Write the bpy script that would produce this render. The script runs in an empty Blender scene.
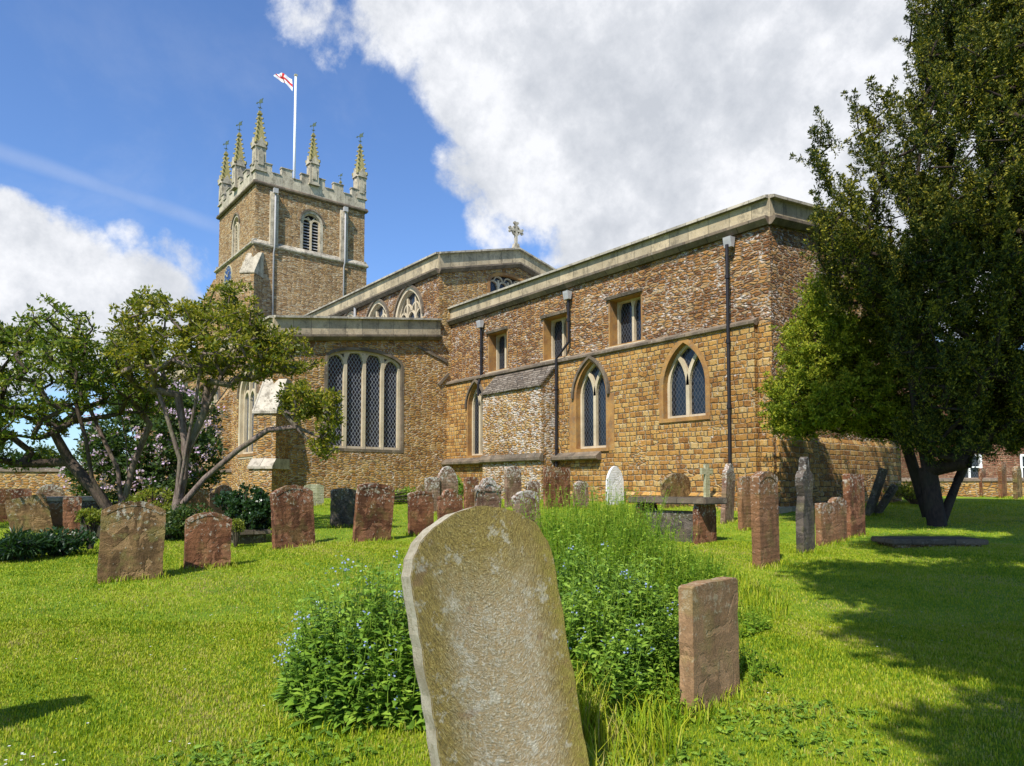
import bpy, bmesh, math, random
import numpy as np
from mathutils import Vector, Matrix
from mathutils.geometry import tessellate_polygon

R = math.radians
random.seed(7); rng = np.random.default_rng(11)
scene = bpy.context.scene
COL = scene.collection

# ------------------------------------------------------------------ camera
TH = R(38.8)                               # the view is turned this far north of due west
FWD = Vector((-math.cos(TH), math.sin(TH), 0)); RGT = Vector((math.sin(TH), math.cos(TH), 0))
EYE = Vector((0, 0, 1.6)); FPX = 700.0; PITCH = R(3.0); SHIFT = 0.0638
cd = bpy.data.cameras.new('camera'); cam = bpy.data.objects.new('camera', cd); COL.objects.link(cam)
cam.location = EYE; cam.rotation_euler = (math.pi/2 + PITCH, 0, math.atan2(-FWD.x, FWD.y))
cd.sensor_width = 36; cd.lens = FPX/1024*36; cd.shift_y = SHIFT; cd.clip_start = 0.05; cd.clip_end = 3000
scene.camera = cam

# ------------------------------------------------------------------ light
SUN_AZ, SUN_EL = 153.0, 50.0               # compass azimuth and elevation in degrees
SUN = Vector((math.sin(R(SUN_AZ))*math.cos(R(SUN_EL)), math.cos(R(SUN_AZ))*math.cos(R(SUN_EL)), math.sin(R(SUN_EL))))
sl = bpy.data.lights.new('sun', 'SUN'); so = bpy.data.objects.new('sun', sl); COL.objects.link(so)
sl.energy = 4.9; sl.angle = R(0.53); sl.color = (1.0, 0.95, 0.87)
so.rotation_euler = SUN.to_track_quat('Z', 'Y').to_euler(); so.location = (0, 0, 60)
scene.view_settings.view_transform = 'Standard'; scene.view_settings.look = 'None'
scene.view_settings.exposure = 0.50; scene.view_settings.gamma = 1
scene.view_settings.use_curve_mapping = False
scene.render.engine = 'CYCLES'
scene.cycles.max_bounces = 6; scene.cycles.transparent_max_bounces = 8; scene.cycles.use_denoising = True

def ray(u, v):                             # direction of an image point, used while laying out the site
    a = (u-512)/FPX; b = (383-v)/FPX + SHIFT*1024/FPX
    f = math.cos(PITCH) - b*math.sin(PITCH); up = math.sin(PITCH) + b*math.cos(PITCH)
    return (RGT*a + FWD*f + Vector((0, 0, up)))
def W2(X, Z, h=0.0):                       # right / ahead / height -> world
    p = RGT*X + FWD*Z; return Vector((p.x, p.y, h))
def at(u, v, Z):                           # the point seen at (u, v) that lies Z metres ahead
    d = ray(u, v); k = Z/d.dot(FWD); return EYE + d*k
def on_plane(u, v, P, n):
    d = ray(u, v); k = (P-EYE).dot(n)/d.dot(n); return EYE + d*k

def ghz(Z):
    Z = np.asarray(Z, float)
    t = np.clip(Z-4.0, 0, None)
    return np.where(t < 22, 0.046*t - 0.00002*t*t, 0.046*22-0.00968+0.004*(t-22).clip(0, 60))
def gh(x, y):
    x = np.asarray(x, float); y = np.asarray(y, float)
    Z = x*FWD.x + y*FWD.y; X = x*RGT.x + y*RGT.y
    h = ghz(Z) + 0.03*np.sin(x*0.9+1.3)*np.cos(y*0.7) + 0.02*np.sin(X*1.7+Z*0.5)
    return h
def ground_at(u, v):
    d = ray(u, v); k = 1.0
    for i in range(4000):
        P = EYE + d*k
        if P.z <= float(gh(P.x, P.y)): break
        k += 0.01 + k*0.0008
    P.z = float(gh(P.x, P.y)); return P

# ------------------------------------------------------------------ node helpers
class NT:
    def __init__(s, mat_or_world):
        s.t = mat_or_world.node_tree; s.n = s.t.nodes; s.l = s.t.links
    def new(s, typ, **kw):
        nd = s.n.new(typ)
        for k, v in kw.items(): setattr(nd, k, v)
        return nd
    def put(s, sock, val):
        if val is None: return
        if isinstance(val, bpy.types.NodeSocket): s.l.new(val, sock)
        else:
            if isinstance(val, (tuple, list)) and len(val) == 3 and sock.type == 'RGBA': val = (*val, 1)
            sock.default_value = val
    def math(s, op, a, b=None, c=None, clamp=False):
        nd = s.new('ShaderNodeMath', operation=op); nd.use_clamp = clamp
        s.put(nd.inputs[0], a); s.put(nd.inputs[1], b); s.put(nd.inputs[2], c); return nd.outputs[0]
    def vmath(s, op, a, b=None, out=0):
        nd = s.new('ShaderNodeVectorMath', operation=op); s.put(nd.inputs[0], a)
        if op == 'SCALE': s.put(nd.inputs['Scale'], b)
        elif b is not None: s.put(nd.inputs[1], b)
        return nd.outputs[out]
    def noise(s, vec, scale, detail=4, rough=0.55, dist=0.0, out=0):
        nd = s.new('ShaderNodeTexNoise'); s.put(nd.inputs['Vector'], vec)
        nd.inputs['Scale'].default_value = scale; nd.inputs['Detail'].default_value = detail
        nd.inputs['Roughness'].default_value = rough; nd.inputs['Distortion'].default_value = dist
        return nd.outputs[out]
    def ramp(s, fac, stops, interp='LINEAR'):
        nd = s.new('ShaderNodeValToRGB'); s.put(nd.inputs[0], fac); cr = nd.color_ramp; cr.interpolation = interp
        while len(cr.elements) < len(stops): cr.elements.new(0.5)
        for e, (p, c) in zip(cr.elements, stops):
            e.position = p; e.color = (*c, 1) if len(c) == 3 else c
        return nd.outputs[0]
    def smooth(s, x, a, b, lo=0.0, hi=1.0):
        nd = s.new('ShaderNodeMapRange', interpolation_type='SMOOTHSTEP')
        s.put(nd.inputs['Value'], x); nd.inputs['From Min'].default_value = a; nd.inputs['From Max'].default_value = b
        nd.inputs['To Min'].default_value = lo; nd.inputs['To Max'].default_value = hi; return nd.outputs[0]
    def mix(s, fac, a, b, mode='MIX'):
        nd = s.new('ShaderNodeMix', data_type='RGBA', blend_type=mode)
        s.put(nd.inputs[0], fac); s.put(nd.inputs[6], a); s.put(nd.inputs[7], b); return nd.outputs[2]
    def xyz(s, x, y, z=0.0):
        nd = s.new('ShaderNodeCombineXYZ'); s.put(nd.inputs[0], x); s.put(nd.inputs[1], y); s.put(nd.inputs[2], z); return nd.outputs[0]
    def sep(s, v):
        nd = s.new('ShaderNodeSeparateXYZ'); s.put(nd.inputs[0], v); return nd.outputs
    def bump(s, h, strength=0.5, dist=0.02, normal=None):
        nd = s.new('ShaderNodeBump'); s.put(nd.inputs['Height'], h); nd.inputs['Strength'].default_value = strength
        nd.inputs['Distance'].default_value = dist
        if normal is not None: s.put(nd.inputs['Normal'], normal)
        return nd.outputs[0]

def material(name):
    m = bpy.data.materials.new(name); m.use_nodes = True
    nt = NT(m); b = nt.n['Principled BSDF']; b.inputs['Roughness'].default_value = 0.9
    b.inputs['Specular IOR Level'].default_value = 0.25
    return m, nt, b

# ------------------------------------------------------------------ world
w = bpy.data.worlds.new('World'); scene.world = w; w.use_nodes = True
nt = NT(w); bg = nt.n['Background']
sky = nt.new('ShaderNodeTexSky', sky_type='NISHITA', sun_disc=False)
sky.sun_elevation = R(SUN_EL); sky.sun_rotation = R(SUN_AZ); sky.altitude = 100; sky.air_density = 1.0; sky.dust_density = 0.6; sky.ozone_density = 2.5
dirv = nt.new('ShaderNodeTexCoord').outputs['Generated']
nrm = nt.vmath('NORMALIZE', dirv)
def blob(u, v, rin, rout, gain=1.0):
    c = ray(u, v).normalized()
    d = nt.vmath('DOT_PRODUCT', nrm, tuple(c), out=1)
    return nt.smooth(d, math.cos(R(rout)), math.cos(R(rin)), 0, gain)
blobs = [(700, 40, 8, 22, 1), (860, 90, 8, 24, 1), (520, 40, 3, 11.5, .95), (575, 125, 3, 12.5, .95), (470, 165, 0, 4.5, .7), (640, 200, 2, 12, .9),
         (500, 215, 0, 5, .62), (760, 200, 6, 16, 1), (410, 20, 0, 6, .7), (-30, 300, 3, 9.5, .86), (60, 305, 2, 8.0, .80), (140, 310, 2, 6.0, .72), (10, 232, 0.5, 4.0, .68), (180, 262, 0, 4.0, .46), (125, 245, 0, 3.0, .44),
         (305, 0, 0, 4.5, .44), (335, 22, 0, 3.5, .40), (328, 50, 0, 2.5, .36)]
acc = None
for b_ in blobs:
    q = blob(*b_); acc = q if acc is None else nt.math('MAXIMUM', acc, q)
# the sky the camera does not see has broken cloud too
beh = nt.vmath('DOT_PRODUCT', nrm, tuple(-FWD), out=1)
acc = nt.math('MAXIMUM', acc, nt.smooth(beh, -0.2, 0.3, 0, 0.15))
n1 = nt.noise(nrm, 5.0, 9, 0.62, 0.3)
n2 = nt.noise(nrm, 19.0, 8, 0.66)
cl = nt.math('ADD', nt.math('MULTIPLY', n1, 1.15), nt.math('MULTIPLY', n2, 0.52))
cov = nt.math('ADD', nt.math('SUBTRACT', cl, 0.835), nt.math('MULTIPLY', nt.math('SUBTRACT', acc, 0.42), 0.95))
cov = nt.smooth(cov, -0.10, 0.21)
# thin cirrus streak
pa, pb = ray(-10, 140).normalized(), ray(225, 222).normalized(); pn = pa.cross(pb).normalized()
sd = nt.math('ABSOLUTE', nt.vmath('DOT_PRODUCT', nt.vmath('ADD', nrm, nt.vmath('SCALE', nt.noise(nrm, 6, 3, .5, out=1), 0.012)), tuple(pn), out=1))
stk = nt.math('MULTIPLY', nt.smooth(sd, 0.014, 0.001, 0, 0.15), blob(90, 170, 5, 12))
wisp = nt.math('MULTIPLY', nt.smooth(n1, 0.45, 0.75, 0, 0.22), nt.smooth(nt.sep(nrm)[2], 0.7, 0.15))
thin = nt.math('MAXIMUM', stk, wisp)
shade = nt.math('ADD', nt.math('MULTIPLY', nt.noise(nt.vmath('ADD', nrm, (0.02, -0.01, 0.05)), 6.5, 6, 0.6), 0.75), nt.math('MULTIPLY', n2, 0.42))
ccol = nt.ramp(shade, [(0.42, (4.3, 4.55, 5.0)), (0.55, (5.3, 5.5, 5.9)), (0.68, (6.9, 7.0, 7.3))])
skyc = nt.mix(1.0, sky.outputs[0], (0.92, 1.14, 1.46, 1), 'MULTIPLY')
hv = nt.math('MAXIMUM', cov, thin)
fin = nt.mix(hv, skyc, ccol)
nt.l.new(fin, bg.inputs[0]); bg.inputs[1].default_value = 0.10

# ------------------------------------------------------------------ object helpers
def tag(o, label=None, cat=None, group=None, kind=None):
    if label: o['label'] = label
    if cat: o['category'] = cat
    if group: o['group'] = group
    if kind: o['kind'] = kind
    return o
ROOT = {}
def empty(name, loc, label, cat, group=None):
    o = bpy.data.objects.new(name, None); COL.objects.link(o); o.location = loc; o.empty_display_size = 0.3
    ROOT[o.name] = Vector(loc); return tag(o, label, cat, group)
def link(name, me, mats, parent=None):
    """me holds world coordinates when it has a parent; it is moved into the parent's frame."""
    if not isinstance(mats, (list, tuple)): mats = [mats]
    for m in mats: me.materials.append(m)
    o = bpy.data.objects.new(name, me); COL.objects.link(o)
    if parent is not None:
        off = ROOT[parent.name]; me.transform(Matrix.Translation(-off)); o.parent = parent; ROOT[o.name] = off
    return o
def from_bm(name, bm, mats, parent=None, smooth=False):
    me = bpy.data.meshes.new(name); bm.to_mesh(me); bm.free()
    if smooth: me.shade_smooth()
    return link(name, me, mats, parent)
def from_np(name, V, F, mats, parent=None, mi=None, smooth=False):
    """V (n,3); F list of (m,k) arrays with the same k per array."""
    me = bpy.data.meshes.new(name)
    if not isinstance(F, list): F = [F]
    nl = sum(f.size for f in F); npoly = sum(len(f) for f in F)
    me.vertices.add(len(V)); me.vertices.foreach_set('co', np.ascontiguousarray(V, dtype=np.float32).ravel())
    me.loops.add(nl); me.loops.foreach_set('vertex_index', np.concatenate([f.ravel() for f in F]).astype(np.int32))
    me.polygons.add(npoly)
    tot = np.concatenate([np.full(len(f), f.shape[1]) for f in F]); st = np.concatenate([[0], np.cumsum(tot)[:-1]])
    me.polygons.foreach_set('loop_start', st.astype(np.int32)); me.polygons.foreach_set('loop_total', tot.astype(np.int32))
    if mi is not None: me.polygons.foreach_set('material_index', mi.astype(np.int32))
    me.update(calc_edges=True); me.validate()
    if smooth: me.shade_smooth()
    return link(name, me, mats, parent)

Zv = Vector((0, 0, 1))
def quad(bm, pts, n=None):
    vs = [bm.verts.new(p) for p in pts]
    f = bm.faces.new(vs); f.normal_update()
    if n is not None and f.normal.dot(n) < 0: f.normal_flip()
    return f
def box(bm, c, ax, ay, az, hx, hy, hz):
    c = Vector(c); V = [bm.verts.new(c + ax*(sx*hx) + ay*(sy*hy) + az*(sz*hz)) for sx in (-1, 1) for sy in (-1, 1) for sz in (-1, 1)]
    fs = []
    for q in ((0, 1, 3, 2), (4, 6, 7, 5), (0, 4, 5, 1), (2, 3, 7, 6), (0, 2, 6, 4), (1, 5, 7, 3)): fs.append(bm.faces.new([V[i] for i in q]))
    bmesh.ops.recalc_face_normals(bm, faces=fs); return fs
def box2(bm, lo, hi):
    lo, hi = Vector(lo), Vector(hi); c = (lo+hi)/2; h = (hi-lo)/2
    return box(bm, c, Vector((1, 0, 0)), Vector((0, 1, 0)), Zv, abs(h.x), abs(h.y), abs(h.z))
def tube(bm, pts, rad, seg=8, caps=True):
    pts = [Vector(p) for p in pts]; rings = []
    if not isinstance(rad, (list, tuple)): rad = [rad]*len(pts)
    prev = None
    for i, p in enumerate(pts):
        t = (pts[min(i+1, len(pts)-1)] - pts[max(i-1, 0)]).normalized()
        a = Vector((0, 0, 1)) if abs(t.z) < 0.9 else Vector((1, 0, 0))
        if prev is not None: a = prev
        x = (a - t*a.dot(t)).normalized(); prev = x; y = t.cross(x)
        rings.append([bm.verts.new(p + (x*math.cos(k*2*math.pi/seg) + y*math.sin(k*2*math.pi/seg))*rad[i]) for k in range(seg)])
    for a, b in zip(rings, rings[1:]):
        for k in range(seg): bm.faces.new((a[k], a[(k+1) % seg], b[(k+1) % seg], b[k]))
    if caps:
        bm.faces.new(rings[0][::-1]); bm.faces.new(rings[-1])
class Plane:
    """A vertical wall plane: local u along U, z up, n outward."""
    def __init__(s, O, U, n): s.O = Vector(O); s.U = Vector(U).normalized(); s.n = Vector(n).normalized()
    def p(s, u, z, d=0.0):                 # d: how far out of the wall
        q = s.O + s.U*u + s.n*d; return Vector((q.x, q.y, z))
    def px(s, u, v, d=0.0):                # image point -> (u, z) on this plane
        q = on_plane(u, v, s.O + s.n*d, s.n); return ((q - s.O).dot(s.U), q.z)
def panel(bm, pl, outer, holes=(), reveal=0.4, d=0.0, slope=0.0):
    polys = [[pl.p(u, z, d) for u, z in outer]] + [[pl.p(u, z, d) for u, z in h] for h in holes]
    flat = [p for q in polys for p in q]; vs = [bm.verts.new(p) for p in flat]
    for tri in tessellate_polygon(polys):
        try:
            f = bm.faces.new([vs[i] for i in tri]); f.normal_update()
            if f.normal.dot(pl.n) < 0: f.normal_flip()
        except ValueError: pass
    for h in holes:
        m = len(h); cu = sum(a for a, b in h)/m; cz = sum(b for a, b in h)/m
        for i in range(m):
            a, b = h[i], h[(i+1) % m]
            mid = pl.p(cu, cz, d-reveal/2); fa = [pl.p(*a, d), pl.p(*b, d), pl.p(*b, d-reveal), pl.p(*a, d-reveal)]
            c = sum(fa, Vector())/4; quad(bm, fa, mid-c)
def poly_extrude(bm, pl, outer, d0, d1):
    """A solid slab with outline outer between depths d0 < d1."""
    m = len(outer); A = [bm.verts.new(pl.p(u, z, d1)) for u, z in outer]; B = [bm.verts.new(pl.p(u, z, d0)) for u, z in outer]
    fs = []
    for tri in tessellate_polygon([[v.co for v in A]]):
        fs.append(bm.faces.new([A[i] for i in tri])); fs.append(bm.faces.new([B[i] for i in reversed(tri)]))
    for i in range(m): fs.append(bm.faces.new((A[i], A[(i+1) % m], B[(i+1) % m], B[i])))
    bmesh.ops.recalc_face_normals(bm, faces=fs)
def ribbon(bm, pl, pts, wd, d0, d1, closed=False, side=0.0):
    """A bar of width wd following pts (u,z) between depths; side +1 lies all on the left of the path, -1 right, 0 centred."""
    m = len(pts); L, Rr = [], []
    for i in range(m):
        if closed: a, b = Vector(pts[i-1]), Vector(pts[(i+1) % m])
        else: a, b = Vector(pts[max(i-1, 0)]), Vector(pts[min(i+1, m-1)])
        p = Vector(pts[i])
        def nrm2(t): return Vector((-t.y, t.x)).normalized()
        if closed or 0 < i < m-1:
            n1_, n2_ = nrm2(p-a), nrm2(b-p); n = (n1_+n2_)
            n = n.normalized() if n.length > 1e-6 else n1_
            k = 1/max(0.45, n.dot(n1_))
        else: n = nrm2(b-a); k = 1
        L.append(p + n*k*wd*(0.5+side/2)); Rr.append(p - n*k*wd*(0.5-side/2))
    def ring(i): return [pl.p(L[i].x, L[i].y, d1), pl.p(Rr[i].x, Rr[i].y, d1), pl.p(Rr[i].x, Rr[i].y, d0), pl.p(L[i].x, L[i].y, d0)]
    rings = [[bm.verts.new(q) for q in ring(i)] for i in range(m)]; fs = []
    for i in range(m if closed else m-1):
        a, b = rings[i], rings[(i+1) % m]
        for k in range(4): fs.append(bm.faces.new((a[k], a[(k+1) % 4], b[(k+1) % 4], b[k])))
    if not closed: fs.append(bm.faces.new(rings[0][::-1])); fs.append(bm.faces.new(rings[-1]))
    bmesh.ops.recalc_face_normals(bm, faces=fs)
def sweep(bm, A, B, out, prof):
    """prof: list of (out, up) swept from A to B."""
    A, B = Vector(A), Vector(B)
    r0 = [bm.verts.new(A + out*o + Zv*z) for o, z in prof]; r1 = [bm.verts.new(B + out*o + Zv*z) for o, z in prof]
    m = len(prof); fs = [bm.faces.new((r0[i], r0[(i+1) % m], r1[(i+1) % m], r1[i])) for i in range(m)]
    fs.append(bm.faces.new(r0[::-1])); fs.append(bm.faces.new(r1)); bmesh.ops.recalc_face_normals(bm, faces=fs)
def arch(u0, u1, z0, zs, rise, n=9):
    """closed outline of an arched opening, from bottom left up and over; rise >= half width is pointed, less is four-centred."""
    wd = abs(u1-u0); s = 1 if u1 > u0 else -1; pts = [(u0, z0)]
    lft = []
    if rise >= wd/2-1e-6:
        Rr = (wd*wd/4+rise*rise)/wd; am = math.asin(min(1, rise/Rr))
        for i in range(n+1):
            a = am*i/n; lft.append((Rr - Rr*math.cos(a), Rr*math.sin(a)))
    else:
        for i in range(n+1):
            a = math.pi/2*i/n; x = wd/2*(1-math.cos(a)); lft.append((x, rise*math.sin(a)**0.95))
    pts += [(u0+s*x, zs+y) for x, y in lft]
    pts += [(u1-s*x, zs+y) for x, y in reversed(lft[:-1])]
    pts.append((u1, z0)); return pts

# ------------------------------------------------------------------ stone materials
def wall_mat(name, stops, course=0.17, lichen=0.35, lichen_z=None, mortar=(0.50, 0.40, 0.26), rub=0.5, dark=0.3, bumpk=1.0, tint=(1, 1, 1), band=None, wide=1.0):
    m, nt, b = material(name)
    geo = nt.new('ShaderNodeNewGeometry'); P = geo.outputs['Position']; N = geo.outputs['True Normal']
    tan = nt.vmath('CROSS_PRODUCT', N, (0, 0, 1)); u = nt.vmath('DOT_PRODUCT', P, tan, out=1)
    z = nt.sep(P)[2]
    big = nt.noise(P, 0.45, 3, 0.5); med = nt.noise(P, 1.7, 4, 0.6); fine = nt.noise(P, 14, 6, 0.65); micro = nt.noise(P, 55, 3, 0.6)
    wob = nt.math('MULTIPLY', nt.math('SUBTRACT', med, 0.5), 0.10)
    fw = nt.math('MULTIPLY', nt.math('SUBTRACT', nt.noise(P, 7, 3, 0.6), 0.5), 0.06)
    # coursed: random course heights by bending z, random stone widths by row
    zz = nt.math('ADD', z, nt.math('ADD', wob, fw)); zb = nt.math('ADD', zz, nt.math('MULTIPLY', nt.math('SINE', nt.math('MULTIPLY', z, 5.3)), 0.035))
    zr = nt.math('DIVIDE', zb, course); row = nt.math('FLOOR', zr)
    wn = nt.new('ShaderNodeTexWhiteNoise', noise_dimensions='1D'); nt.put(wn.inputs['W'], row)
    rr = wn.outputs['Value']; wd = nt.math('MULTIPLY_ADD', rr, 0.20*wide, 0.17*wide)
    uu = nt.math('ADD', u, nt.math('MULTIPLY', fw, 1.2)); ur = nt.math('ADD', nt.math('DIVIDE', uu, wd), nt.math('MULTIPLY', rr, 17.3))
    ur = nt.math('ADD', ur, nt.math('MULTIPLY', nt.math('SINE', nt.math('MULTIPLY', ur, 1.9)), 0.22))
    colm = nt.math('FLOOR', ur)
    w2 = nt.new('ShaderNodeTexWhiteNoise', noise_dimensions='2D'); nt.put(w2.inputs['Vector'], nt.xyz(colm, row))
    rnd1 = w2.outputs['Value']
    fu = nt.math('FRACT', ur); fz = nt.math('FRACT', zr)
    eu = nt.math('MULTIPLY', nt.math('MINIMUM', fu, nt.math('SUBTRACT', 1, fu)), wd)
    ez = nt.math('MULTIPLY', nt.math('MINIMUM', fz, nt.math('SUBTRACT', 1, fz)), course)
    e1 = nt.math('MINIMUM', eu, ez)
    # rubble: flattened voronoi
    vv = nt.xyz(nt.math('MULTIPLY', uu, 3.3/wide), nt.math('MULTIPLY', zz, 10.5), 0)
    v1 = nt.new('ShaderNodeTexVoronoi', voronoi_dimensions='2D', feature='F1'); nt.put(v1.inputs['Vector'], vv); v1.inputs['Scale'].default_value = 1; v1.inputs['Randomness'].default_value = 0.85
    v2 = nt.new('ShaderNodeTexVoronoi', voronoi_dimensions='2D', feature='DISTANCE_TO_EDGE'); nt.put(v2.inputs['Vector'], vv); v2.inputs['Scale'].default_value = 1; v2.inputs['Randomness'].default_value = 0.85
    rnd2 = nt.sep(v1.outputs['Color'])[0]; e2 = nt.math('MULTIPLY', v2.outputs['Distance'], 0.11)
    if band: sel = nt.smooth(nt.math('ADD', z, nt.math('MULTIPLY', nt.math('SUBTRACT', med, 0.5), 0.6)), band-0.05, band+0.05)
    else: sel = nt.smooth(nt.math('ADD', nt.noise(P, 0.8, 2), nt.math('MULTIPLY', rr, 0.12)), 0.60-0.25*rub, 0.64-0.25*rub)
    rnd = nt.new('ShaderNodeMix', data_type='FLOAT'); nt.put(rnd.inputs[0], sel); nt.put(rnd.inputs[2], rnd1); nt.put(rnd.inputs[3], rnd2); rnd = rnd.outputs[0]
    ed = nt.new('ShaderNodeMix', data_type='FLOAT'); nt.put(ed.inputs[0], sel); nt.put(ed.inputs[2], e1); nt.put(ed.inputs[3], e2); ed = ed.outputs[0]
    stone = nt.ramp(nt.math('ADD', nt.math('MULTIPLY_ADD', rnd, 0.66, 0.07), nt.math('MULTIPLY', nt.math('SUBTRACT', fine, 0.36), 0.75)), stops)
    stone = nt.mix(1.0, stone, nt.ramp(micro, [(0.3, (0.58, 0.55, 0.52)), (0.65, (1.28, 1.25, 1.18))]), 'MULTIPLY')
    edn = nt.math('ADD', ed, nt.math('MULTIPLY', nt.math('SUBTRACT', fine, 0.5), 0.03))
    mm = nt.smooth(edn, 0.006, 0.016, 1, 0)
    mort = nt.mix(nt.smooth(nt.noise(P, 3.1, 5, 0.7), 0.42, 0.56), mortar, tuple(c*0.30 for c in mortar))
    c = nt.mix(nt.math('MULTIPLY', mm, 0.9), stone, mort)
    # weather staining in large areas
    c = nt.mix(nt.smooth(big, 0.42, 0.68, 0, dark), c, nt.mix(1.0, c, (0.50, 0.44, 0.40, 1), 'MULTIPLY'))
    lz = lichen if lichen_z is None else nt.smooth(z, lichen_z[0], lichen_z[1], lichen*0.35, lichen)
    ln = nt.math('ADD', nt.math('MULTIPLY', nt.noise(nt.vmath('MULTIPLY', P, (1, 1, 1.7)), 6, 8, 0.78), 1.15), nt.math('MULTIPLY', nt.noise(P, 1.1, 2, 0.5), 0.30))
    th = nt.math('SUBTRACT', 1.005, nt.math('MULTIPLY', lz, 0.42))
    lm = nt.smooth(nt.math('SUBTRACT', ln, th), -0.02, 0.05)
    c = nt.mix(nt.math('MULTIPLY', lm, 0.8), c, nt.mix(fine, (0.40, 0.36, 0.32), (0.72, 0.68, 0.62)))
    c = nt.mix(1.0, c, (*tint, 1), 'MULTIPLY')
    nt.l.new(c, b.inputs['Base Color'])
    h = nt.math('ADD', nt.math('MULTIPLY', nt.smooth(edn, 0.0, 0.03), 0.7), nt.math('ADD', nt.math('MULTIPLY', rnd, 0.55), nt.math('MULTIPLY', fine, 0.45)))
    nt.l.new(nt.bump(h, 1.0*bumpk, 0.055), b.inputs['Normal']); return m
IRON = [(0.04, (0.12, 0.052, 0.018)), (0.22, (0.25, 0.118, 0.032)), (0.48, (0.38, 0.200, 0.052)), (0.70, (0.44, 0.265, 0.080)), (0.86, (0.42, 0.30, 0.13)), (0.99, (0.58, 0.48, 0.30))]
IROND = [(0.06, (0.075, 0.033, 0.016)), (0.28, (0.17, 0.074, 0.025)), (0.50, (0.28, 0.130, 0.038)), (0.68, (0.37, 0.20, 0.062)), (0.84, (0.35, 0.24, 0.12)), (0.97, (0.48, 0.39, 0.26))]
TOWER = [(0.08, (0.16, 0.085, 0.04)), (0.28, (0.27, 0.155, 0.065)), (0.48, (0.37, 0.225, 0.092)), (0.68, (0.43, 0.285, 0.13)), (0.85, (0.42, 0.36, 0.25)), (0.97, (0.52, 0.46, 0.34))]
M_UP = wall_mat('ironstone rubble of the upper chancel', IROND, lichen=0.46, rub=1.9, dark=0.4, mortar=(0.34, 0.26, 0.17))
M_LO = wall_mat('coursed ironstone of the lower chancel', IRON, course=0.175, lichen=0.30, rub=-0.2, dark=0.45, wide=0.92)
M_AISLE = wall_mat('ironstone of the aisle', IRON, course=0.15, lichen=0.42, rub=1.2, dark=0.35)
M_PATCH = wall_mat('pale limewashed ironstone', IRON, course=0.14, lichen=0.60, rub=1.0, dark=0.4)
M_TOW = wall_mat('tower ironstone', TOWER, course=0.20, lichen=0.3, rub=0.9, dark=0.3, wide=1.3)
M_WALLF = wall_mat('boundary wall stone', IRON, course=0.13, lichen=0.3, rub=0.9, dark=0.3)
M_BRICK = wall_mat('old red brick', [(0.1, (0.15, 0.05, 0.03)), (0.5, (0.26, 0.10, 0.06)), (0.9, (0.34, 0.17, 0.10))], course=0.085, lichen=0.15, rub=-1, dark=0.3)

def dressed_mat(name, base, base2, lichen=(0.56, 0.50, 0.36), dark=(0.12, 0.10, 0.07), lk=0.5, dk=0.5, bumpk=0.5, joint=True, scale=1.0):
    m, nt, b = material(name)
    geo = nt.new('ShaderNodeNewGeometry'); P = geo.outputs['Position']; N = geo.outputs['True Normal']
    n1 = nt.noise(P, 1.6*scale, 5, 0.6); n2 = nt.noise(P, 9*scale, 6, 0.7); n3 = nt.noise(P, 40*scale, 4, 0.6)
    c = nt.mix(nt.smooth(n1, 0.35, 0.65), base, base2)
    c = nt.mix(1.0, c, nt.ramp(n3, [(0.25, (0.75, 0.73, 0.7)), (0.7, (1.18, 1.17, 1.15))]), 'MULTIPLY')
    c = nt.mix(nt.math('MULTIPLY', nt.smooth(n2, 0.56, 0.66), lk), c, lichen)
    # dark streaks running down
    st = nt.noise(nt.vmath('MULTIPLY', P, (1.5, 1.5, 0.9)), 2.0*scale, 5, 0.65)
    c = nt.mix(nt.math('MULTIPLY', nt.smooth(nt.math('ADD', nt.math('MULTIPLY', st, 0.6), nt.math('MULTIPLY', n2, 0.45)), 0.50, 0.64), min(1, dk*1.5)), c, dark)
    h = nt.math('ADD', nt.math('MULTIPLY', n2, 0.5), nt.math('MULTIPLY', n3, 0.3))
    if joint:
        tan = nt.vmath('CROSS_PRODUCT', N, (0, 0, 1)); u = nt.vmath('DOT_PRODUCT', P, tan, out=1)
        f = nt.math('FRACT', nt.math('MULTIPLY', u, 1.25)); e = nt.math('MINIMUM', f, nt.math('SUBTRACT', 1, f))
        j = nt.smooth(e, 0.006, 0.018, 1, 0); c = nt.mix(nt.math('MULTIPLY', j, 0.9), c, tuple(x*0.3 for x in base))
        h = nt.math('SUBTRACT', h, j)
        wn = nt.new('ShaderNodeTexWhiteNoise', noise_dimensions='1D'); nt.put(wn.inputs['W'], nt.math('FLOOR', nt.math('MULTIPLY', u, 1.25)))
        c = nt.mix(1.0, c, nt.ramp(wn.outputs[0], [(0, (0.8, 0.8, 0.8)), (1, (1.12, 1.10, 1.06))]), 'MULTIPLY')
    nt.l.new(c, b.inputs['Base Color']); nt.l.new(nt.bump(h, bumpk, 0.02), b.inputs['Normal']); return m
M_PAR = dressed_mat('parapet limestone', (0.47, 0.39, 0.26), (0.38, 0.31, 0.20), lichen=(0.56, 0.50, 0.38), lk=0.6, dk=0.42)
M_COPE = dressed_mat('coping stone', (0.46, 0.42, 0.34), (0.34, 0.31, 0.25), lichen=(0.66, 0.62, 0.52), lk=0.6, dk=0.5)
M_CORN = dressed_mat('weathered string course', (0.20, 0.155, 0.11), (0.10, 0.08, 0.06), lichen=(0.5, 0.46, 0.4), lk=0.55, dk=0.5)
M_TRC = dressed_mat('limestone tracery', (0.52, 0.44, 0.31), (0.44, 0.36, 0.24), lk=0.2, dk=0.12, joint=False, bumpk=0.25)
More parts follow.
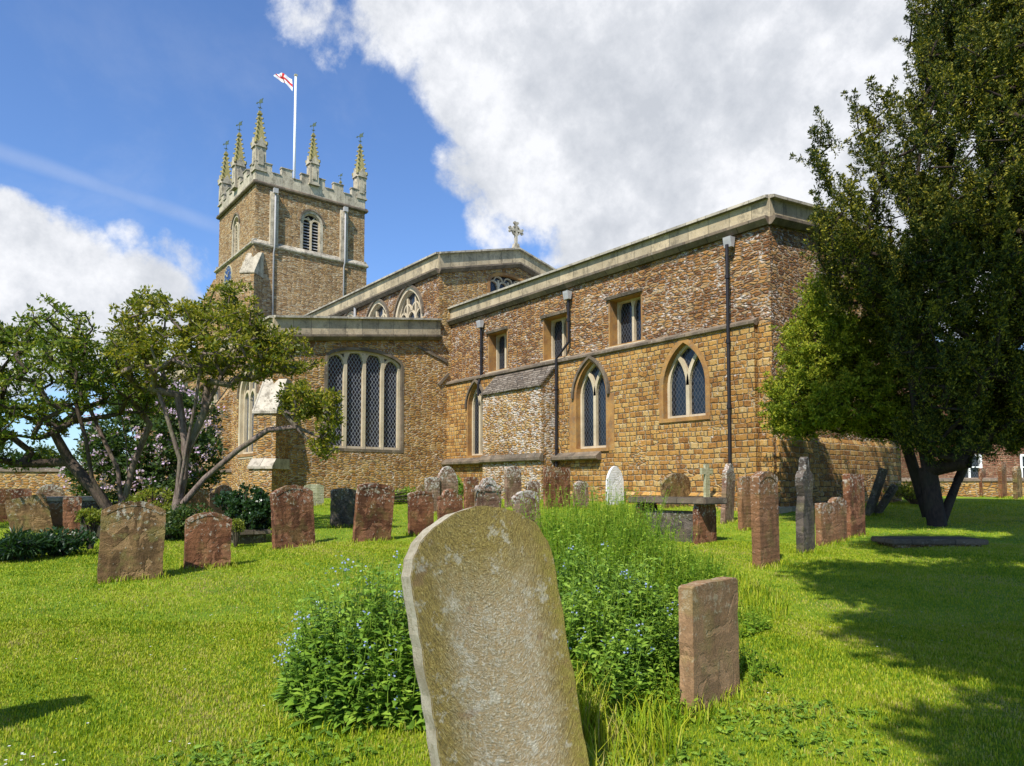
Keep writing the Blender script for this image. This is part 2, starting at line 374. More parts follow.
M_SURR = dressed_mat('orange dressed surround', (0.37, 0.205, 0.065), (0.25, 0.125, 0.045), lichen=(0.5, 0.4, 0.25), lk=0.3, dk=0.3, joint=False)
M_TPAR = dressed_mat('tower parapet stone', (0.50, 0.45, 0.35), (0.38, 0.34, 0.26), lichen=(0.5, 0.46, 0.36), lk=0.5, dk=0.45)
M_SPIRE = dressed_mat('mossy pinnacle stone', (0.34, 0.29, 0.12), (0.26, 0.23, 0.08), lichen=(0.45, 0.40, 0.24), lk=0.5, dk=0.35, joint=False)
M_SLATE = wall_mat('stone slates', [(0.1, (0.10, 0.085, 0.07)), (0.5, (0.17, 0.14, 0.11)), (0.9, (0.27, 0.24, 0.2))], course=0.11, lichen=0.3, rub=-1, mortar=(0.08, 0.065, 0.05))

def simple_mat(name, col, rough=0.6, metal=0.0, var=0.25, scale=6):
    m, nt, b = material(name); geo = nt.new('ShaderNodeNewGeometry'); n = nt.noise(geo.outputs['Position'], scale, 5, 0.65)
    c = nt.mix(n, tuple(x*(1-var) for x in col), tuple(min(1, x*(1+var)) for x in col)); nt.l.new(c, b.inputs['Base Color'])
    b.inputs['Roughness'].default_value = rough; b.inputs['Metallic'].default_value = metal; return m
M_PIPE = simple_mat('black cast iron', (0.018, 0.016, 0.018), 0.45)
M_PIPEG = simple_mat('grey lead pipe', (0.36, 0.35, 0.34), 0.6)
M_LEAD = simple_mat('roof lead', (0.22, 0.23, 0.24), 0.6)
M_WHITE = simple_mat('white paint', (0.8, 0.8, 0.8), 0.4, var=0.05)
M_RED = simple_mat('red cloth', (0.55, 0.03, 0.03), 0.8)
M_BLUE = simple_mat('blue clock face', (0.03, 0.06, 0.16), 0.5)
M_GOLD = simple_mat('gilding', (0.45, 0.40, 0.25), 0.5, 0.2)
M_VANE = simple_mat('green copper', (0.07, 0.10, 0.07), 0.7)
M_LOUV = simple_mat('weathered louvre boards', (0.34, 0.33, 0.31), 0.8)
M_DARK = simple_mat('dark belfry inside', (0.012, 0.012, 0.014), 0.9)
def glass_mat(name, scale, lead, glass, lw, amt):
    m, nt, b = material(name); geo = nt.new('ShaderNodeNewGeometry'); P = geo.outputs['Position']; N = geo.outputs['True Normal']
    tan = nt.vmath('CROSS_PRODUCT', N, (0, 0, 1)); u = nt.vmath('DOT_PRODUCT', P, tan, out=1); z = nt.sep(P)[2]
    a = nt.math('ADD', nt.math('MULTIPLY', u, 1.6*scale), nt.math('MULTIPLY', z, scale)); c_ = nt.math('SUBTRACT', nt.math('MULTIPLY', u, 1.6*scale), nt.math('MULTIPLY', z, scale))
    fa = nt.math('FRACT', a); fb = nt.math('FRACT', c_)
    e = nt.math('MINIMUM', nt.math('MINIMUM', fa, nt.math('SUBTRACT', 1, fa)), nt.math('MINIMUM', fb, nt.math('SUBTRACT', 1, fb)))
    ln = nt.smooth(e, lw, lw*1.5, 1, 0)
    w2 = nt.new('ShaderNodeTexWhiteNoise', noise_dimensions='2D'); nt.put(w2.inputs['Vector'], nt.xyz(nt.math('FLOOR', a), nt.math('FLOOR', c_)))
    g = nt.mix(w2.outputs['Value'], tuple(x*0.5 for x in glass), tuple(x*1.6 for x in glass))
    nt.l.new(nt.mix(nt.math('MULTIPLY', ln, amt), g, lead), b.inputs['Base Color'])
    nt.l.new(nt.smooth(ln, 0, 1, 0.12, 0.6), b.inputs['Roughness']); b.inputs['Specular IOR Level'].default_value = 0.5
    h = nt.math('MULTIPLY', w2.outputs['Value'], 1.0)
    nt.l.new(nt.bump(nt.math('ADD', h, nt.noise(P, 9, 2)), 0.18, 0.02), b.inputs['Normal']); return m
M_GL1 = glass_mat('leaded glass with pale lattice', 3.7, (0.34, 0.36, 0.38), (0.008, 0.011, 0.020), 0.05, 0.72)
M_GL2 = glass_mat('leaded glass', 4.4, (0.09, 0.095, 0.11), (0.007, 0.010, 0.014), 0.06, 0.5)

# ------------------------------------------------------------------ headstone materials
def grave_mat(name, base, base2, lich, lk=0.5, green=0.2, streak=0.3, bumpk=0.7, dark=0.4, toplich=0.6):
    m, nt, b = material(name)
    tc = nt.new('ShaderNodeTexCoord'); oi = nt.new('ShaderNodeObjectInfo')
    P = nt.vmath('ADD', tc.outputs['Object'], nt.vmath('SCALE', nt.xyz(oi.outputs['Random'], oi.outputs['Random'], oi.outputs['Random']), 37.0))
    z = nt.sep(tc.outputs['Generated'])[2]
    n1 = nt.noise(P, 2.6, 5, 0.6); n2 = nt.noise(P, 16, 6, 0.72, 0.3); n3 = nt.noise(P, 70, 4, 0.7)
    n4 = nt.noise(nt.vmath('MULTIPLY', P, (1, 1, 0.35)), 5, 5, 0.65)
    c = nt.mix(nt.smooth(n1, 0.36, 0.64), base, base2)
    c = nt.mix(nt.math('MULTIPLY', nt.smooth(n4, 0.48, 0.62), dark), c, tuple(x*0.3 for x in base))
    ero = nt.smooth(nt.noise(P, 3.3, 4, 0.55, 0.8), 0.55, 0.58)
    c = nt.mix(nt.math('MULTIPLY', ero, 0.35), c, tuple(min(1, x*1.9+.03) for x in base2))
    c = nt.mix(1.0, c, nt.ramp(n3, [(0.25, (0.68, 0.68, 0.68)), (0.7, (1.22, 1.2, 1.18))]), 'MULTIPLY')
    c = nt.mix(nt.math('MULTIPLY', nt.smooth(nt.noise(P, 4, 3), 0.50, 0.62), green), c, (0.20, 0.19, 0.05))
    lt = nt.math('ADD', n2, nt.smooth(z, 0.55, 1.0, 0, 0.10*toplich/0.6))
    c = nt.mix(nt.math('MULTIPLY', nt.smooth(lt, 0.62, 0.67), lk), c, lich)
    c = nt.mix(nt.smooth(nt.math('ADD', z, nt.math('MULTIPLY', n1, 0.2)), 0.20, 0.10, 0, 0.55), c, (0.13, 0.13, 0.06))
    nt.l.new(c, b.inputs['Base Color'])
    v = nt.new('ShaderNodeTexVoronoi', feature='F1'); nt.put(v.inputs['Vector'], P); v.inputs['Scale'].default_value = 26
    rows = nt.math('SINE', nt.math('MULTIPLY', nt.sep(P)[2], 75)); wl = nt.math('MULTIPLY', nt.math('MULTIPLY', rows, nt.smooth(nt.noise(nt.vmath('MULTIPLY', P, (1, 1, 0.4)), 38, 2), 0.42, 0.5)), streak*0.25)
    h = nt.math('ADD', nt.math('ADD', nt.math('MULTIPLY', n2, 1.0), nt.math('MULTIPLY', n3, 0.5)), nt.math('ADD', wl, nt.math('SUBTRACT', nt.math('MULTIPLY', n1, 1.2), nt.math('MULTIPLY', ero, 0.5))))
    nt.l.new(nt.bump(h, min(1, bumpk*1.3), 0.03), b.inputs['Normal']); return m
G_RED = grave_mat('red sandstone headstone', (0.125, 0.047, 0.022), (0.225, 0.098, 0.045), (0.50, 0.45, 0.36), 0.75, dark=.6)
G_BRN = grave_mat('brown lichened headstone', (0.13, 0.075, 0.032), (0.235, 0.145, 0.06), (0.46, 0.43, 0.35), 0.7, green=0.4, dark=.6)
G_GRY = grave_mat('grey lichened headstone', (0.16, 0.085, 0.055), (0.24, 0.16, 0.105), (0.54, 0.50, 0.44), 0.85, toplich=0.9, dark=.5)
G_DRK = grave_mat('blackened headstone', (0.055, 0.048, 0.04), (0.11, 0.085, 0.065), (0.42, 0.42, 0.38), 0.5)  # near-black tone; also stands in for shade on some stones and under a slab
G_PAL = grave_mat('pale greenish headstone', (0.40, 0.38, 0.26), (0.36, 0.35, 0.22), (0.5, 0.48, 0.36), 0.3, green=0.3, dark=0.15)
G_SMO = grave_mat('smooth pinkish tan headstone', (0.27, 0.165, 0.085), (0.22, 0.128, 0.062), (0.46, 0.40, 0.28), 0.35, green=0.25, dark=0.3, bumpk=0.25)
G_WHT = grave_mat('white marble headstone', (0.72, 0.72, 0.72), (0.62, 0.63, 0.64), (0.5, 0.5, 0.46), 0.2, green=0.0, dark=0.15)
G_TAN = grave_mat('tan sandstone headstone', (0.25, 0.125, 0.055), (0.20, 0.10, 0.048), (0.55, 0.50, 0.42), 0.6, green=0.2, dark=.5)
def big_mat():
    m, nt, b = material('foreground limestone with scaled lichen')
    P = nt.new('ShaderNodeTexCoord').outputs['Object']; s = nt.sep(P); y, z = s[1], s[2]
    N = nt.new('ShaderNodeNewGeometry').outputs['True Normal']; tcN = nt.new('ShaderNodeTexCoord').outputs['Normal']; face = nt.smooth(nt.sep(tcN)[0], 0.5, 0.8)
    # small flakes whose slant fans outward from the middle
    warp = nt.noise(P, 9, 3, 0.6, out=1)
    ang = nt.math('MULTIPLY', y, 1.9); ca, sa = nt.math('COSINE', ang), nt.math('SINE', ang)
    yy = nt.math('ADD', nt.math('MULTIPLY', y, ca), nt.math('MULTIPLY', z, sa)); zz = nt.math('SUBTRACT', nt.math('MULTIPLY', z, ca), nt.math('MULTIPLY', y, sa))
    q = nt.vmath('ADD', nt.xyz(nt.math('MULTIPLY', yy, 40.0), nt.math('MULTIPLY', zz, 96.0), 0), nt.vmath('SCALE', warp, 5.0))
    fl = nt.smooth(nt.noise(q, 1.0, 5, 0.72), 0.30, 0.72); fl2 = nt.noise(nt.vmath('SCALE', q, 2.1), 1.0, 3, 0.7)
    grv = nt.smooth(nt.noise(nt.vmath('ADD', nt.xyz(nt.math('MULTIPLY', yy, 13.0), nt.math('MULTIPLY', zz, 84.0), 0), nt.vmath('SCALE', warp, 3.2)), 1.0, 3, 0.6), 0.52, 0.62)
    n1 = nt.noise(P, 3.2, 5, 0.6); n3 = nt.noise(P, 120, 3, 0.7); n2 = nt.noise(P, 24, 5, 0.7)
    edge = nt.smooth(nt.math('ADD', nt.math('ABSOLUTE', y), nt.math('MULTIPLY', n1, 0.22)), 0.25, 0.42)
    top = nt.smooth(nt.math('ADD', z, nt.math('MULTIPLY', n1, 0.5)), 1.25, 1.6)
    olive = nt.math('MAXIMUM', edge, top)
    c = nt.mix(nt.smooth(n2, 0.35, 0.65), (0.46, 0.34, 0.18), (0.42, 0.35, 0.22))
    c = nt.mix(nt.math('MULTIPLY', nt.smooth(nt.math('ADD', nt.math('MULTIPLY', fl, 0.6), nt.math('MULTIPLY', n2, 0.45)), 0.50, 0.74), 0.8), c, (0.66, 0.62, 0.50))
    c = nt.mix(nt.math('MULTIPLY', olive, 0.85), c, nt.mix(fl, (0.20, 0.14, 0.025), (0.46, 0.35, 0.075)))
    c = nt.mix(nt.smooth(nt.noise(P, 5.5, 2), 0.64, 0.70, 0, 0.55), c, (0.27, 0.16, 0.09))
    c = nt.mix(nt.smooth(fl, 0.35, 0.02, 0, 0.5), c, (0.17, 0.13, 0.06))
    c = nt.mix(nt.math('MULTIPLY', grv, nt.math('MULTIPLY_ADD', olive, 0.36, 0.06)), c, (0.10, 0.075, 0.03))
    c = nt.mix(nt.smooth(nt.noise(P, 9, 6, 0.75), 0.54, 0.64, 0, 0.6), c, (0.64, 0.61, 0.50))
    c = nt.mix(nt.math('MULTIPLY', nt.smooth(nt.math('ADD', y, nt.math('MULTIPLY', n1, 0.2)), 0.36, 0.45, 0, 0.6), nt.smooth(n2, 0.35, 0.6)), c, (0.36, 0.32, 0.045))
    side = nt.mix(nt.smooth(n1, 0.4, 0.6), (0.30, 0.25, 0.17), (0.42, 0.37, 0.27)); side = nt.mix(nt.smooth(n2, 0.5, 0.62, 0, 0.5), side, (0.20, 0.17, 0.09))
    side = nt.mix(1.0, side, nt.ramp(n3, [(0.25, (0.75, 0.75, 0.75)), (0.7, (1.15, 1.15, 1.15))]), 'MULTIPLY')
    c = nt.mix(face, side, c)
    nt.l.new(c, b.inputs['Base Color'])
    h = nt.math('MULTIPLY', nt.math('ADD', nt.math('MULTIPLY', fl, 1.0), nt.math('MULTIPLY', fl2, 0.5)), nt.math('MULTIPLY_ADD', face, 0.85, 0.15))
    h = nt.math('ADD', h, nt.math('MULTIPLY', n3, 0.35))
    h = nt.math('SUBTRACT', h, nt.math('MULTIPLY', nt.math('MULTIPLY', grv, face), 0.45))
    nt.l.new(nt.bump(h, 1.0, 0.010), b.inputs['Normal']); return m
G_BIG = big_mat()

# ------------------------------------------------------------------ plant materials
def leaf_mat(name, cols, trans=0.35, gloss=0.25, rough=0.45, clump=1.2):
    m = bpy.data.materials.new(name); m.use_nodes = True; nt = NT(m); nt.n.clear()
    geo = nt.new('ShaderNodeNewGeometry'); r = geo.outputs['Random Per Island']; P = geo.outputs['Position']
    k = nt.math('ADD', nt.math('MULTIPLY', r, 0.55), nt.math('MULTIPLY', nt.noise(P, clump, 3, 0.6), 0.55))
    c = nt.ramp(k, [(0.15+0.7*i/(len(cols)-1), q) for i, q in enumerate(cols)])
    d = nt.new('ShaderNodeBsdfPrincipled'); nt.put(d.inputs['Base Color'], c); d.inputs['Roughness'].default_value = rough; d.inputs['Specular IOR Level'].default_value = gloss
    t = nt.new('ShaderNodeBsdfTranslucent'); nt.put(t.inputs['Color'], nt.mix(1.0, c, (1.3, 1.35, 0.5, 1), 'MULTIPLY'))
    mx = nt.new('ShaderNodeMixShader'); mx.inputs[0].default_value = trans; nt.l.new(d.outputs[0], mx.inputs[1]); nt.l.new(t.outputs[0], mx.inputs[2])
    o = nt.new('ShaderNodeOutputMaterial'); nt.l.new(mx.outputs[0], o.inputs[0]); return m
L_BAY = leaf_mat('glossy evergreen leaves', [(0.035, 0.070, 0.012), (0.080, 0.135, 0.018), (0.155, 0.205, 0.024), (0.27, 0.27, 0.03)])
L_BAYC = leaf_mat('olive evergreen leaves', [(0.035, 0.065, 0.010), (0.10, 0.135, 0.014), (0.22, 0.22, 0.02), (0.34, 0.29, 0.03)])
L_YEW = leaf_mat('dark yew needles', [(0.014, 0.030, 0.007), (0.026, 0.046, 0.009), (0.080, 0.094, 0.014), (0.33, 0.29, 0.030)], trans=0.2, gloss=0.15, rough=0.6, clump=0.7)
L_YEWL = leaf_mat('bright yew needles', [(0.045, 0.08, 0.010), (0.12, 0.175, 0.014), (0.24, 0.275, 0.020), (0.40, 0.38, 0.035)], trans=0.25, gloss=0.15, rough=0.6, clump=1.0)
L_SHR = leaf_mat('dark shrub leaves', [(0.014, 0.035, 0.012), (0.03, 0.06, 0.018), (0.055, 0.10, 0.022), (0.11, 0.15, 0.03)])
L_LIME = leaf_mat('yellow green shrub leaves', [(0.09, 0.12, 0.015), (0.16, 0.20, 0.02), (0.26, 0.27, 0.03)])
L_WEED = leaf_mat('alkanet leaves', [(0.06, 0.13, 0.02), (0.12, 0.22, 0.026), (0.20, 0.33, 0.035), (0.32, 0.44, 0.06)], trans=0.35, gloss=0.3)
L_TALL = leaf_mat('tall cleavers and grass', [(0.06, 0.135, 0.014), (0.12, 0.235, 0.018), (0.21, 0.33, 0.026), (0.34, 0.43, 0.05)], trans=0.4, gloss=0.2)
L_IVY = leaf_mat('ivy leaves', [(0.010, 0.030, 0.012), (0.022, 0.055, 0.016), (0.04, 0.085, 0.02)], gloss=0.5, rough=0.35)
F_MAUVE = leaf_mat('mauve blossom', [(0.38, 0.26, 0.42), (0.58, 0.42, 0.58), (0.74, 0.62, 0.72)], trans=0.3)
F_BLUE = leaf_mat('blue blossom', [(0.20, 0.27, 0.50), (0.34, 0.40, 0.62)], trans=0.2)
F_WHT = leaf_mat('daisy petals', [(0.7, 0.7, 0.66), (0.8, 0.8, 0.78)], trans=0.2)
def grass_mat():
    m = bpy.data.materials.new('grass blades'); m.use_nodes = True; nt = NT(m); nt.n.clear()
    geo = nt.new('ShaderNodeNewGeometry'); r = geo.outputs['Random Per Island']; P = geo.outputs['Position']
    k = nt.math('ADD', nt.math('MULTIPLY', r, 0.34), nt.math('ADD', nt.math('MULTIPLY', nt.noise(nt.vmath('MULTIPLY', P, (0.55, 1.5, 1)), 0.8, 6, 0.7), 0.78), nt.math('MULTIPLY', nt.noise(P, 5, 4, 0.7), 0.36)))
    k = nt.math('SUBTRACT', k, 0.13)
    c = nt.ramp(k, [(0.30, (0.045, 0.12, 0.006)), (0.43, (0.13, 0.235, 0.008)), (0.55, (0.265, 0.355, 0.010)), (0.68, (0.40, 0.42, 0.020)), (0.80, (0.42, 0.38, 0.10)), (0.92, (0.36, 0.27, 0.12))])
    d = nt.new('ShaderNodeBsdfPrincipled'); nt.put(d.inputs['Base Color'], c); d.inputs['Roughness'].default_value = 0.55; d.inputs['Specular IOR Level'].default_value = 0.2
    t = nt.new('ShaderNodeBsdfTranslucent'); nt.put(t.inputs['Color'], c)
    mx = nt.new('ShaderNodeMixShader'); mx.inputs[0].default_value = 0.35; nt.l.new(d.outputs[0], mx.inputs[1]); nt.l.new(t.outputs[0], mx.inputs[2])
    o = nt.new('ShaderNodeOutputMaterial'); nt.l.new(mx.outputs[0], o.inputs[0]); return m
M_GRASS = grass_mat()
def ground_mat():
    m, nt, b = material('mown turf'); P = nt.new('ShaderNodeNewGeometry').outputs['Position']
    a = nt.noise(P, 0.7, 4, 0.6); f = nt.noise(P, 5, 5, 0.65); g = nt.noise(nt.vmath('MULTIPLY', P, (1, 1, 1)), 45, 5, 0.75)
    k = nt.math('ADD', nt.math('MULTIPLY', a, 0.45), nt.math('ADD', nt.math('MULTIPLY', f, 0.30), nt.math('MULTIPLY', g, 0.42)))
    c = nt.ramp(k, [(0.38, (0.04, 0.09, 0.006)), (0.50, (0.10, 0.19, 0.008)), (0.60, (0.19, 0.29, 0.010)), (0.72, (0.31, 0.36, 0.02)), (0.84, (0.36, 0.32, 0.10))])
    nt.l.new(c, b.inputs['Base Color']); nt.l.new(nt.bump(g, 0.8, 0.06), b.inputs['Normal']); return m
M_TURF = ground_mat()
def bark_mat(name, a_, b_):
    m, nt, b = material(name); P = nt.new('ShaderNodeNewGeometry').outputs['Position']
    n = nt.noise(nt.vmath('MULTIPLY', P, (1, 1, 0.3)), 14, 6, 0.7); n2 = nt.noise(P, 2, 3)
    c = nt.mix(nt.smooth(n, 0.35, 0.65), a_, b_); c = nt.mix(nt.smooth(n2, 0.5, 0.65, 0, 0.4), c, (b_[0]*.9, b_[1]*1.2, b_[2]*.8))
    nt.l.new(c, b.inputs['Base Color']); nt.l.new(nt.bump(n, 0.9, 0.04), b.inputs['Normal']); return m
M_BARK = bark_mat('grey brown bark', (0.085, 0.058, 0.045), (0.21, 0.16, 0.13))
M_BARKD = bark_mat('dark yew bark', (0.018, 0.012, 0.010), (0.045, 0.03, 0.022))
M_BARKX = bark_mat('dark trunk bark', (0.035, 0.026, 0.02), (0.09, 0.065, 0.045))

# ------------------------------------------------------------------ ground
Zs = np.concatenate([np.linspace(-30, 0, 16)[:-1], np.linspace(0, 40, 161), 40*1.09**np.arange(1, 36)])
Xr = np.concatenate([-np.array([600, 300, 150, 80, 50]), np.linspace(-34, 34, 171), np.array([50, 80, 150, 300, 600])])
ZZ, XX = np.meshgrid(Zs, Xr, indexing='ij')
gx = XX*RGT.x + ZZ*FWD.x; gy = XX*RGT.y + ZZ*FWD.y; V = np.stack([gx, gy, gh(gx, gy)], -1).reshape(-1, 3)
nz, nx = ZZ.shape; i = np.arange(nz-1)[:, None]*nx + np.arange(nx-1)[None]; i = i.ravel()
o = from_np('ground', V, np.stack([i, i+1, i+nx+1, i+nx], 1), M_TURF, smooth=True); tag(o, kind='structure')

# ------------------------------------------------------------------ the church
C = W2(7.86, 21.0)                          # south-east corner of the chancel
Ex, Nx = Vector((1, 0, 0)), Vector((0, 1, 0))
church = empty('church', (C.x-20, C.y, 0.8), 'large medieval ironstone church with a battlemented west tower, flag and leaded windows', 'church')
LP = 0.23                                   # the lower chancel wall stands this far forward
LEN = 17.4; NS = -0.71; AS = -8.85; NN = 9.31; CW = 8.6; TS = 44.8
S_up = Plane(C, -Ex, -Nx); S_lo = Plane(C - Nx*LP, -Ex, -Nx); E_ch = Plane(C, Nx, Ex)
E_na = Plane(C - Ex*LEN, Nx, Ex)            # east walls of nave and aisle, u = metres north
S_na = Plane(C + Nx*NS - Ex*LEN, -Ex, -Nx); S_ai = Plane(C + Nx*AS - Ex*LEN, -Ex, -Nx)
ZST, ZPL, ZB = 6.60, 2.72, 0.2
PB, PT = 9.78, 10.48                        # chancel parapet bottom and top
chP = church
def wpart(name, bm, mat, parent=None, **k): return from_bm(name, bm, mat, parent or church, **k)

def rect_px(pl, u0, v0, u1, v1):
    a = pl.px(u0, v1); b = pl.px(u1, v0); c = pl.px(u0, v0); d = pl.px(u1, v1)
    return min(a[0], b[0]), max(a[0], b[0]), (a[1]+d[1])/2, (b[1]+c[1])/2
def glaze(pl, hole, depth, mat, parent):
    bm = bmesh.new(); vs = [bm.verts.new(pl.p(u, z, -depth)) for u, z in hole]
    for t in tessellate_polygon([[v.co for v in vs]]): bm.faces.new([vs[i] for i in t])
    for f in bm.faces:
        f.normal_update()
        if f.normal.dot(pl.n) < 0: f.normal_flip()
    return from_bm('glass', bm, mat, parent)
def win_root(pl, hole, sw, mat, hood=True, sill=True, label=None, hw=0.10):
    """The window part is its stone surround; tracery, glass, hood and sill hang under it."""
    bm = bmesh.new(); ribbon(bm, pl, hole, sw, -0.30, 0.018, closed=True, side=.93*WSIDE(hole))
    o = from_bm('window', bm, mat, church)
    if label: o['label'] = label
    if hood:
        bm = bmesh.new(); off = [(q[0], q[1]) for q in hole[1:-1]]
        m = len(off); cu = sum(a for a, b in off)/m; cz = min(b for a, b in off)
        ribbon(bm, pl, [(cu+(a-cu)*(1+sw*2.2/abs(off[0][0]-off[-1][0])), cz + (b-cz)*(1+sw*1.15/max(0.2, max(y for x, y in off)-cz))) for a, b in off], hw, -0.05, 0.11)
        from_bm('hood_mould', bm, M_CORN, o)
    if sill:
        bm = bmesh.new(); u0, u1 = hole[0][0], hole[-1][0]; z0 = hole[0][1]; lo, hi = min(u0, u1)-sw, max(u0, u1)+sw
        ribbon(bm, pl, [(lo, z0-0.06), (hi, z0-0.06)], 0.13, -0.2, 0.05); from_bm('sill', bm, M_SURR, o)
    return o
def WSIDE(hole):
    a = 0
    for i in range(len(hole)):
        x0, y0 = hole[i-1]; x1, y1 = hole[i]; a += x0*y1-x1*y0
    return -1 if a > 0 else 1               # outward side of the outline
def tracery_y(pl, hole, zs, bw, depth, parent, mat=None):
    """central mullion that forks into two arcs, with an outer frame."""
    u0, u1 = sorted((hole[0][0], hole[-1][0])); z0 = hole[0][1]; wd = u1-u0; zt = max(z for u, z in hole); rise = zt-zs
    bm = bmesh.new(); cu = (u0+u1)/2
    ribbon(bm, pl, hole, bw*0.75, -depth-0.09, -depth+0.06, closed=True, side=-WSIDE(hole))
    ribbon(bm, pl, [(cu, z0), (cu, zs+0.05)], bw, -depth-0.07, -depth+0.08)
    for s in (-1, 1):
        pts = []
        for i in range(9):
            t = i/8; Rr = (wd*wd/4+rise*rise)/wd; am = math.asin(min(1, rise/Rr))*0.80*t
            pts.append((cu + s*(Rr-Rr*math.cos(am))*1.0, zs + Rr*math.sin(am)))
        pts = [(a, b) for a, b in pts if abs(a-cu) < wd/2]
        ribbon(bm, pl, pts, bw*0.9, -depth-0.065, -depth+0.075)
        # cusped light head
        a0, a1 = (cu+s*bw/2, cu+s*(wd/2-bw*0.4)); hd = arch(min(a0, a1), max(a0, a1), zs-0.35, zs-0.02, wd*0.30, 6)[1:-1]
    return from_bm('tracery', bm, mat or M_TRC, parent)

# --- chancel windows
small = []
for (a, b, c_, d) in ((489, 334, 507, 370), (544, 316.5, 567, 358), (610, 294, 641, 343)):
    small.append(list(rect_px(S_up, a, b, c_, d)))
zb = sum(s[2] for s in small)/3; zt = sum(s[3] for s in small)/3
small_h = [[(u0, zb), (u0, zt), (u1, zt), (u1, zb)] for u0, u1, _, _ in small]
lanc = []
for (a, b, c_, d, rs) in ((468, 383, 484.5, 455.5, .85), (576.5, 361, 606, 448.5, .85), (663.5, 342, 705, 417.5, .85)):
    u0, u1, z0, z1 = rect_px(S_lo, a, b, c_, d); z1 = S_lo.px((a+c_)/2, b)[1]; wd = u1-u0
    lanc.append((arch(u0, u1, z0, z1-wd*rs, wd*rs), z1-wd*rs))
Lmax = LEN + 0.3
bm = bmesh.new(); panel(bm, S_up, [(0, ZST-0.05), (Lmax, ZST-0.05), (Lmax, PB+0.1), (0, PB+0.1)], small_h, 0.62)
wpart('upper_wall', bm, M_UP)
bm = bmesh.new()
panel(bm, S_lo, [(0.45, ZB), (Lmax, ZB), (Lmax, ZST+0.02), (0.45, ZST+0.02)], [h for h, _ in lanc], 0.45)
quad(bm, [S_lo.p(0.45, ZB), S_lo.p(0.45, ZST+.02), S_lo.p(0.45, ZST+.02, -LP), S_lo.p(0.45, ZB, -LP)], Ex)
panel(bm, S_up, [(0, ZB), (0.47, ZB), (0.47, ZST-0.05), (0, ZST-0.05)])
wpart('lower_wall', bm, M_LO)
bm = bmesh.new(); ap = CW/2
panel(bm, E_ch, [(0, ZB), (CW, ZB), (CW, PB+0.1), (ap, PB+0.60), (0, PB+0.1)]); wpart('east_wall', bm, M_UP)
bm = bmesh.new(); N_ch = Plane(C + Nx*CW, -Ex, Nx); panel(bm, N_ch, [(0, ZB), (Lmax, ZB), (Lmax, PB+.1), (0, PB+.1)]); wpart('north_wall', bm, M_UP)
# parapets
PPR = [(-0.35, 0), (0.05, 0), (0.05, 0.62), (-0.35, 0.62)]
def parapet(A, B, out, h, name='parapet', mat=None, cope=0.16, proud=0.06, mould=True):
    bm = bmesh.new(); sweep(bm, A, B, out, [(-0.38, 0), (proud, 0), (proud, h), (-0.38, h)]); o = from_bm(name, bm, mat or M_PAR, church)
    bm = bmesh.new(); sweep(bm, A+Zv*h, B+Zv*h, out, [(-0.43, 0.001), (proud+0.15, 0.001), (proud+0.15, cope*0.55), (-0.1, cope), (-0.43, cope*0.5)]); from_bm('coping', bm, M_COPE, o)
    if mould:
        bm = bmesh.new(); sweep(bm, A, B, out, [(-0.1, -0.001), (proud+0.19, -0.001), (proud+0.19, -0.09), (proud+0.04, -0.24), (-0.1, -0.24)]); from_bm('string_moulding', bm, M_CORN, o)
    return o
ch_h = PT-PB-0.14
parapet(S_up.p(-0.02, PB), S_up.p(LEN, PB), -Nx, ch_h)
parapet(E_ch.p(-0.05, PB, 0.003), E_ch.p(ap, PB+0.5, 0.003), Ex, ch_h); parapet(E_ch.p(ap+.001, PB+0.5, 0.003), E_ch.p(CW+0.05, PB, 0.003), Ex, ch_h)
bm = bmesh.new()
quad(bm, [S_up.p(0.3, PB+.2, -.3), S_up.p(LEN, PB+.2, -.3), S_up.p(LEN, PB+.62, -ap), S_up.p(0.3, PB+.62, -ap)], Zv)
quad(bm, [S_up.p(0.3, PB+.2, -CW+.3), S_up.p(LEN, PB+.2, -CW+.3), S_up.p(LEN, PB+.62, -ap), S_up.p(0.3, PB+.62, -ap)], Zv)
wpart('chancel_roof', bm, M_LEAD)
# string course, plinth ledge
bm = bmesh.new(); sweep(bm, S_lo.p(0.40, ZST), S_lo.p(LEN, ZST), -Nx, [(-0.30, 0.16), (-0.2, 0.16), (0.09, 0.02), (0.09, -0.06), (0.0, -0.10), (-0.1, -0.10)]); wpart('string_course', bm, M_CORN)
bm = bmesh.new(); sweep(bm, S_lo.p(6.9, ZPL), S_lo.p(LEN+.05, ZPL), -Nx, [(-0.05, 0.16), (0.04, 0.16), (0.30, -0.02), (0.30, -0.12), (0.2, -0.17), (-0.05, -0.17)]); wpart('plinth_ledge', bm, M_CORN)
bm = bmesh.new(); sweep(bm, S_up.p(0, ZB, .25), S_up.p(LEN, ZB, .25), -Nx, [(-0.2, 0), (0.14, 0), (0.14, 1.05), (0.0, 1.15), (-0.2, 1.15)]); wpart('footing', bm, M_LO)
bm = bmesh.new(); sweep(bm, E_ch.p(-.12, ZB), E_ch.p(CW, ZB), Ex, [(-0.1, 0), (0.16, 0), (0.16, 0.72), (0.0, 0.8), (-0.1, 0.8)]); wpart('footing', bm, M_PAR)
bm = bmesh.new(); sweep(bm, E_ch.p(.15, ZB), E_ch.p(CW, ZB), Ex, [(-0.1, 0.7), (0.10, 0.7), (0.10, 2.75), (0.0, 2.95), (-0.1, 2.95)]); wpart('lower_east_wall', bm, M_LO)
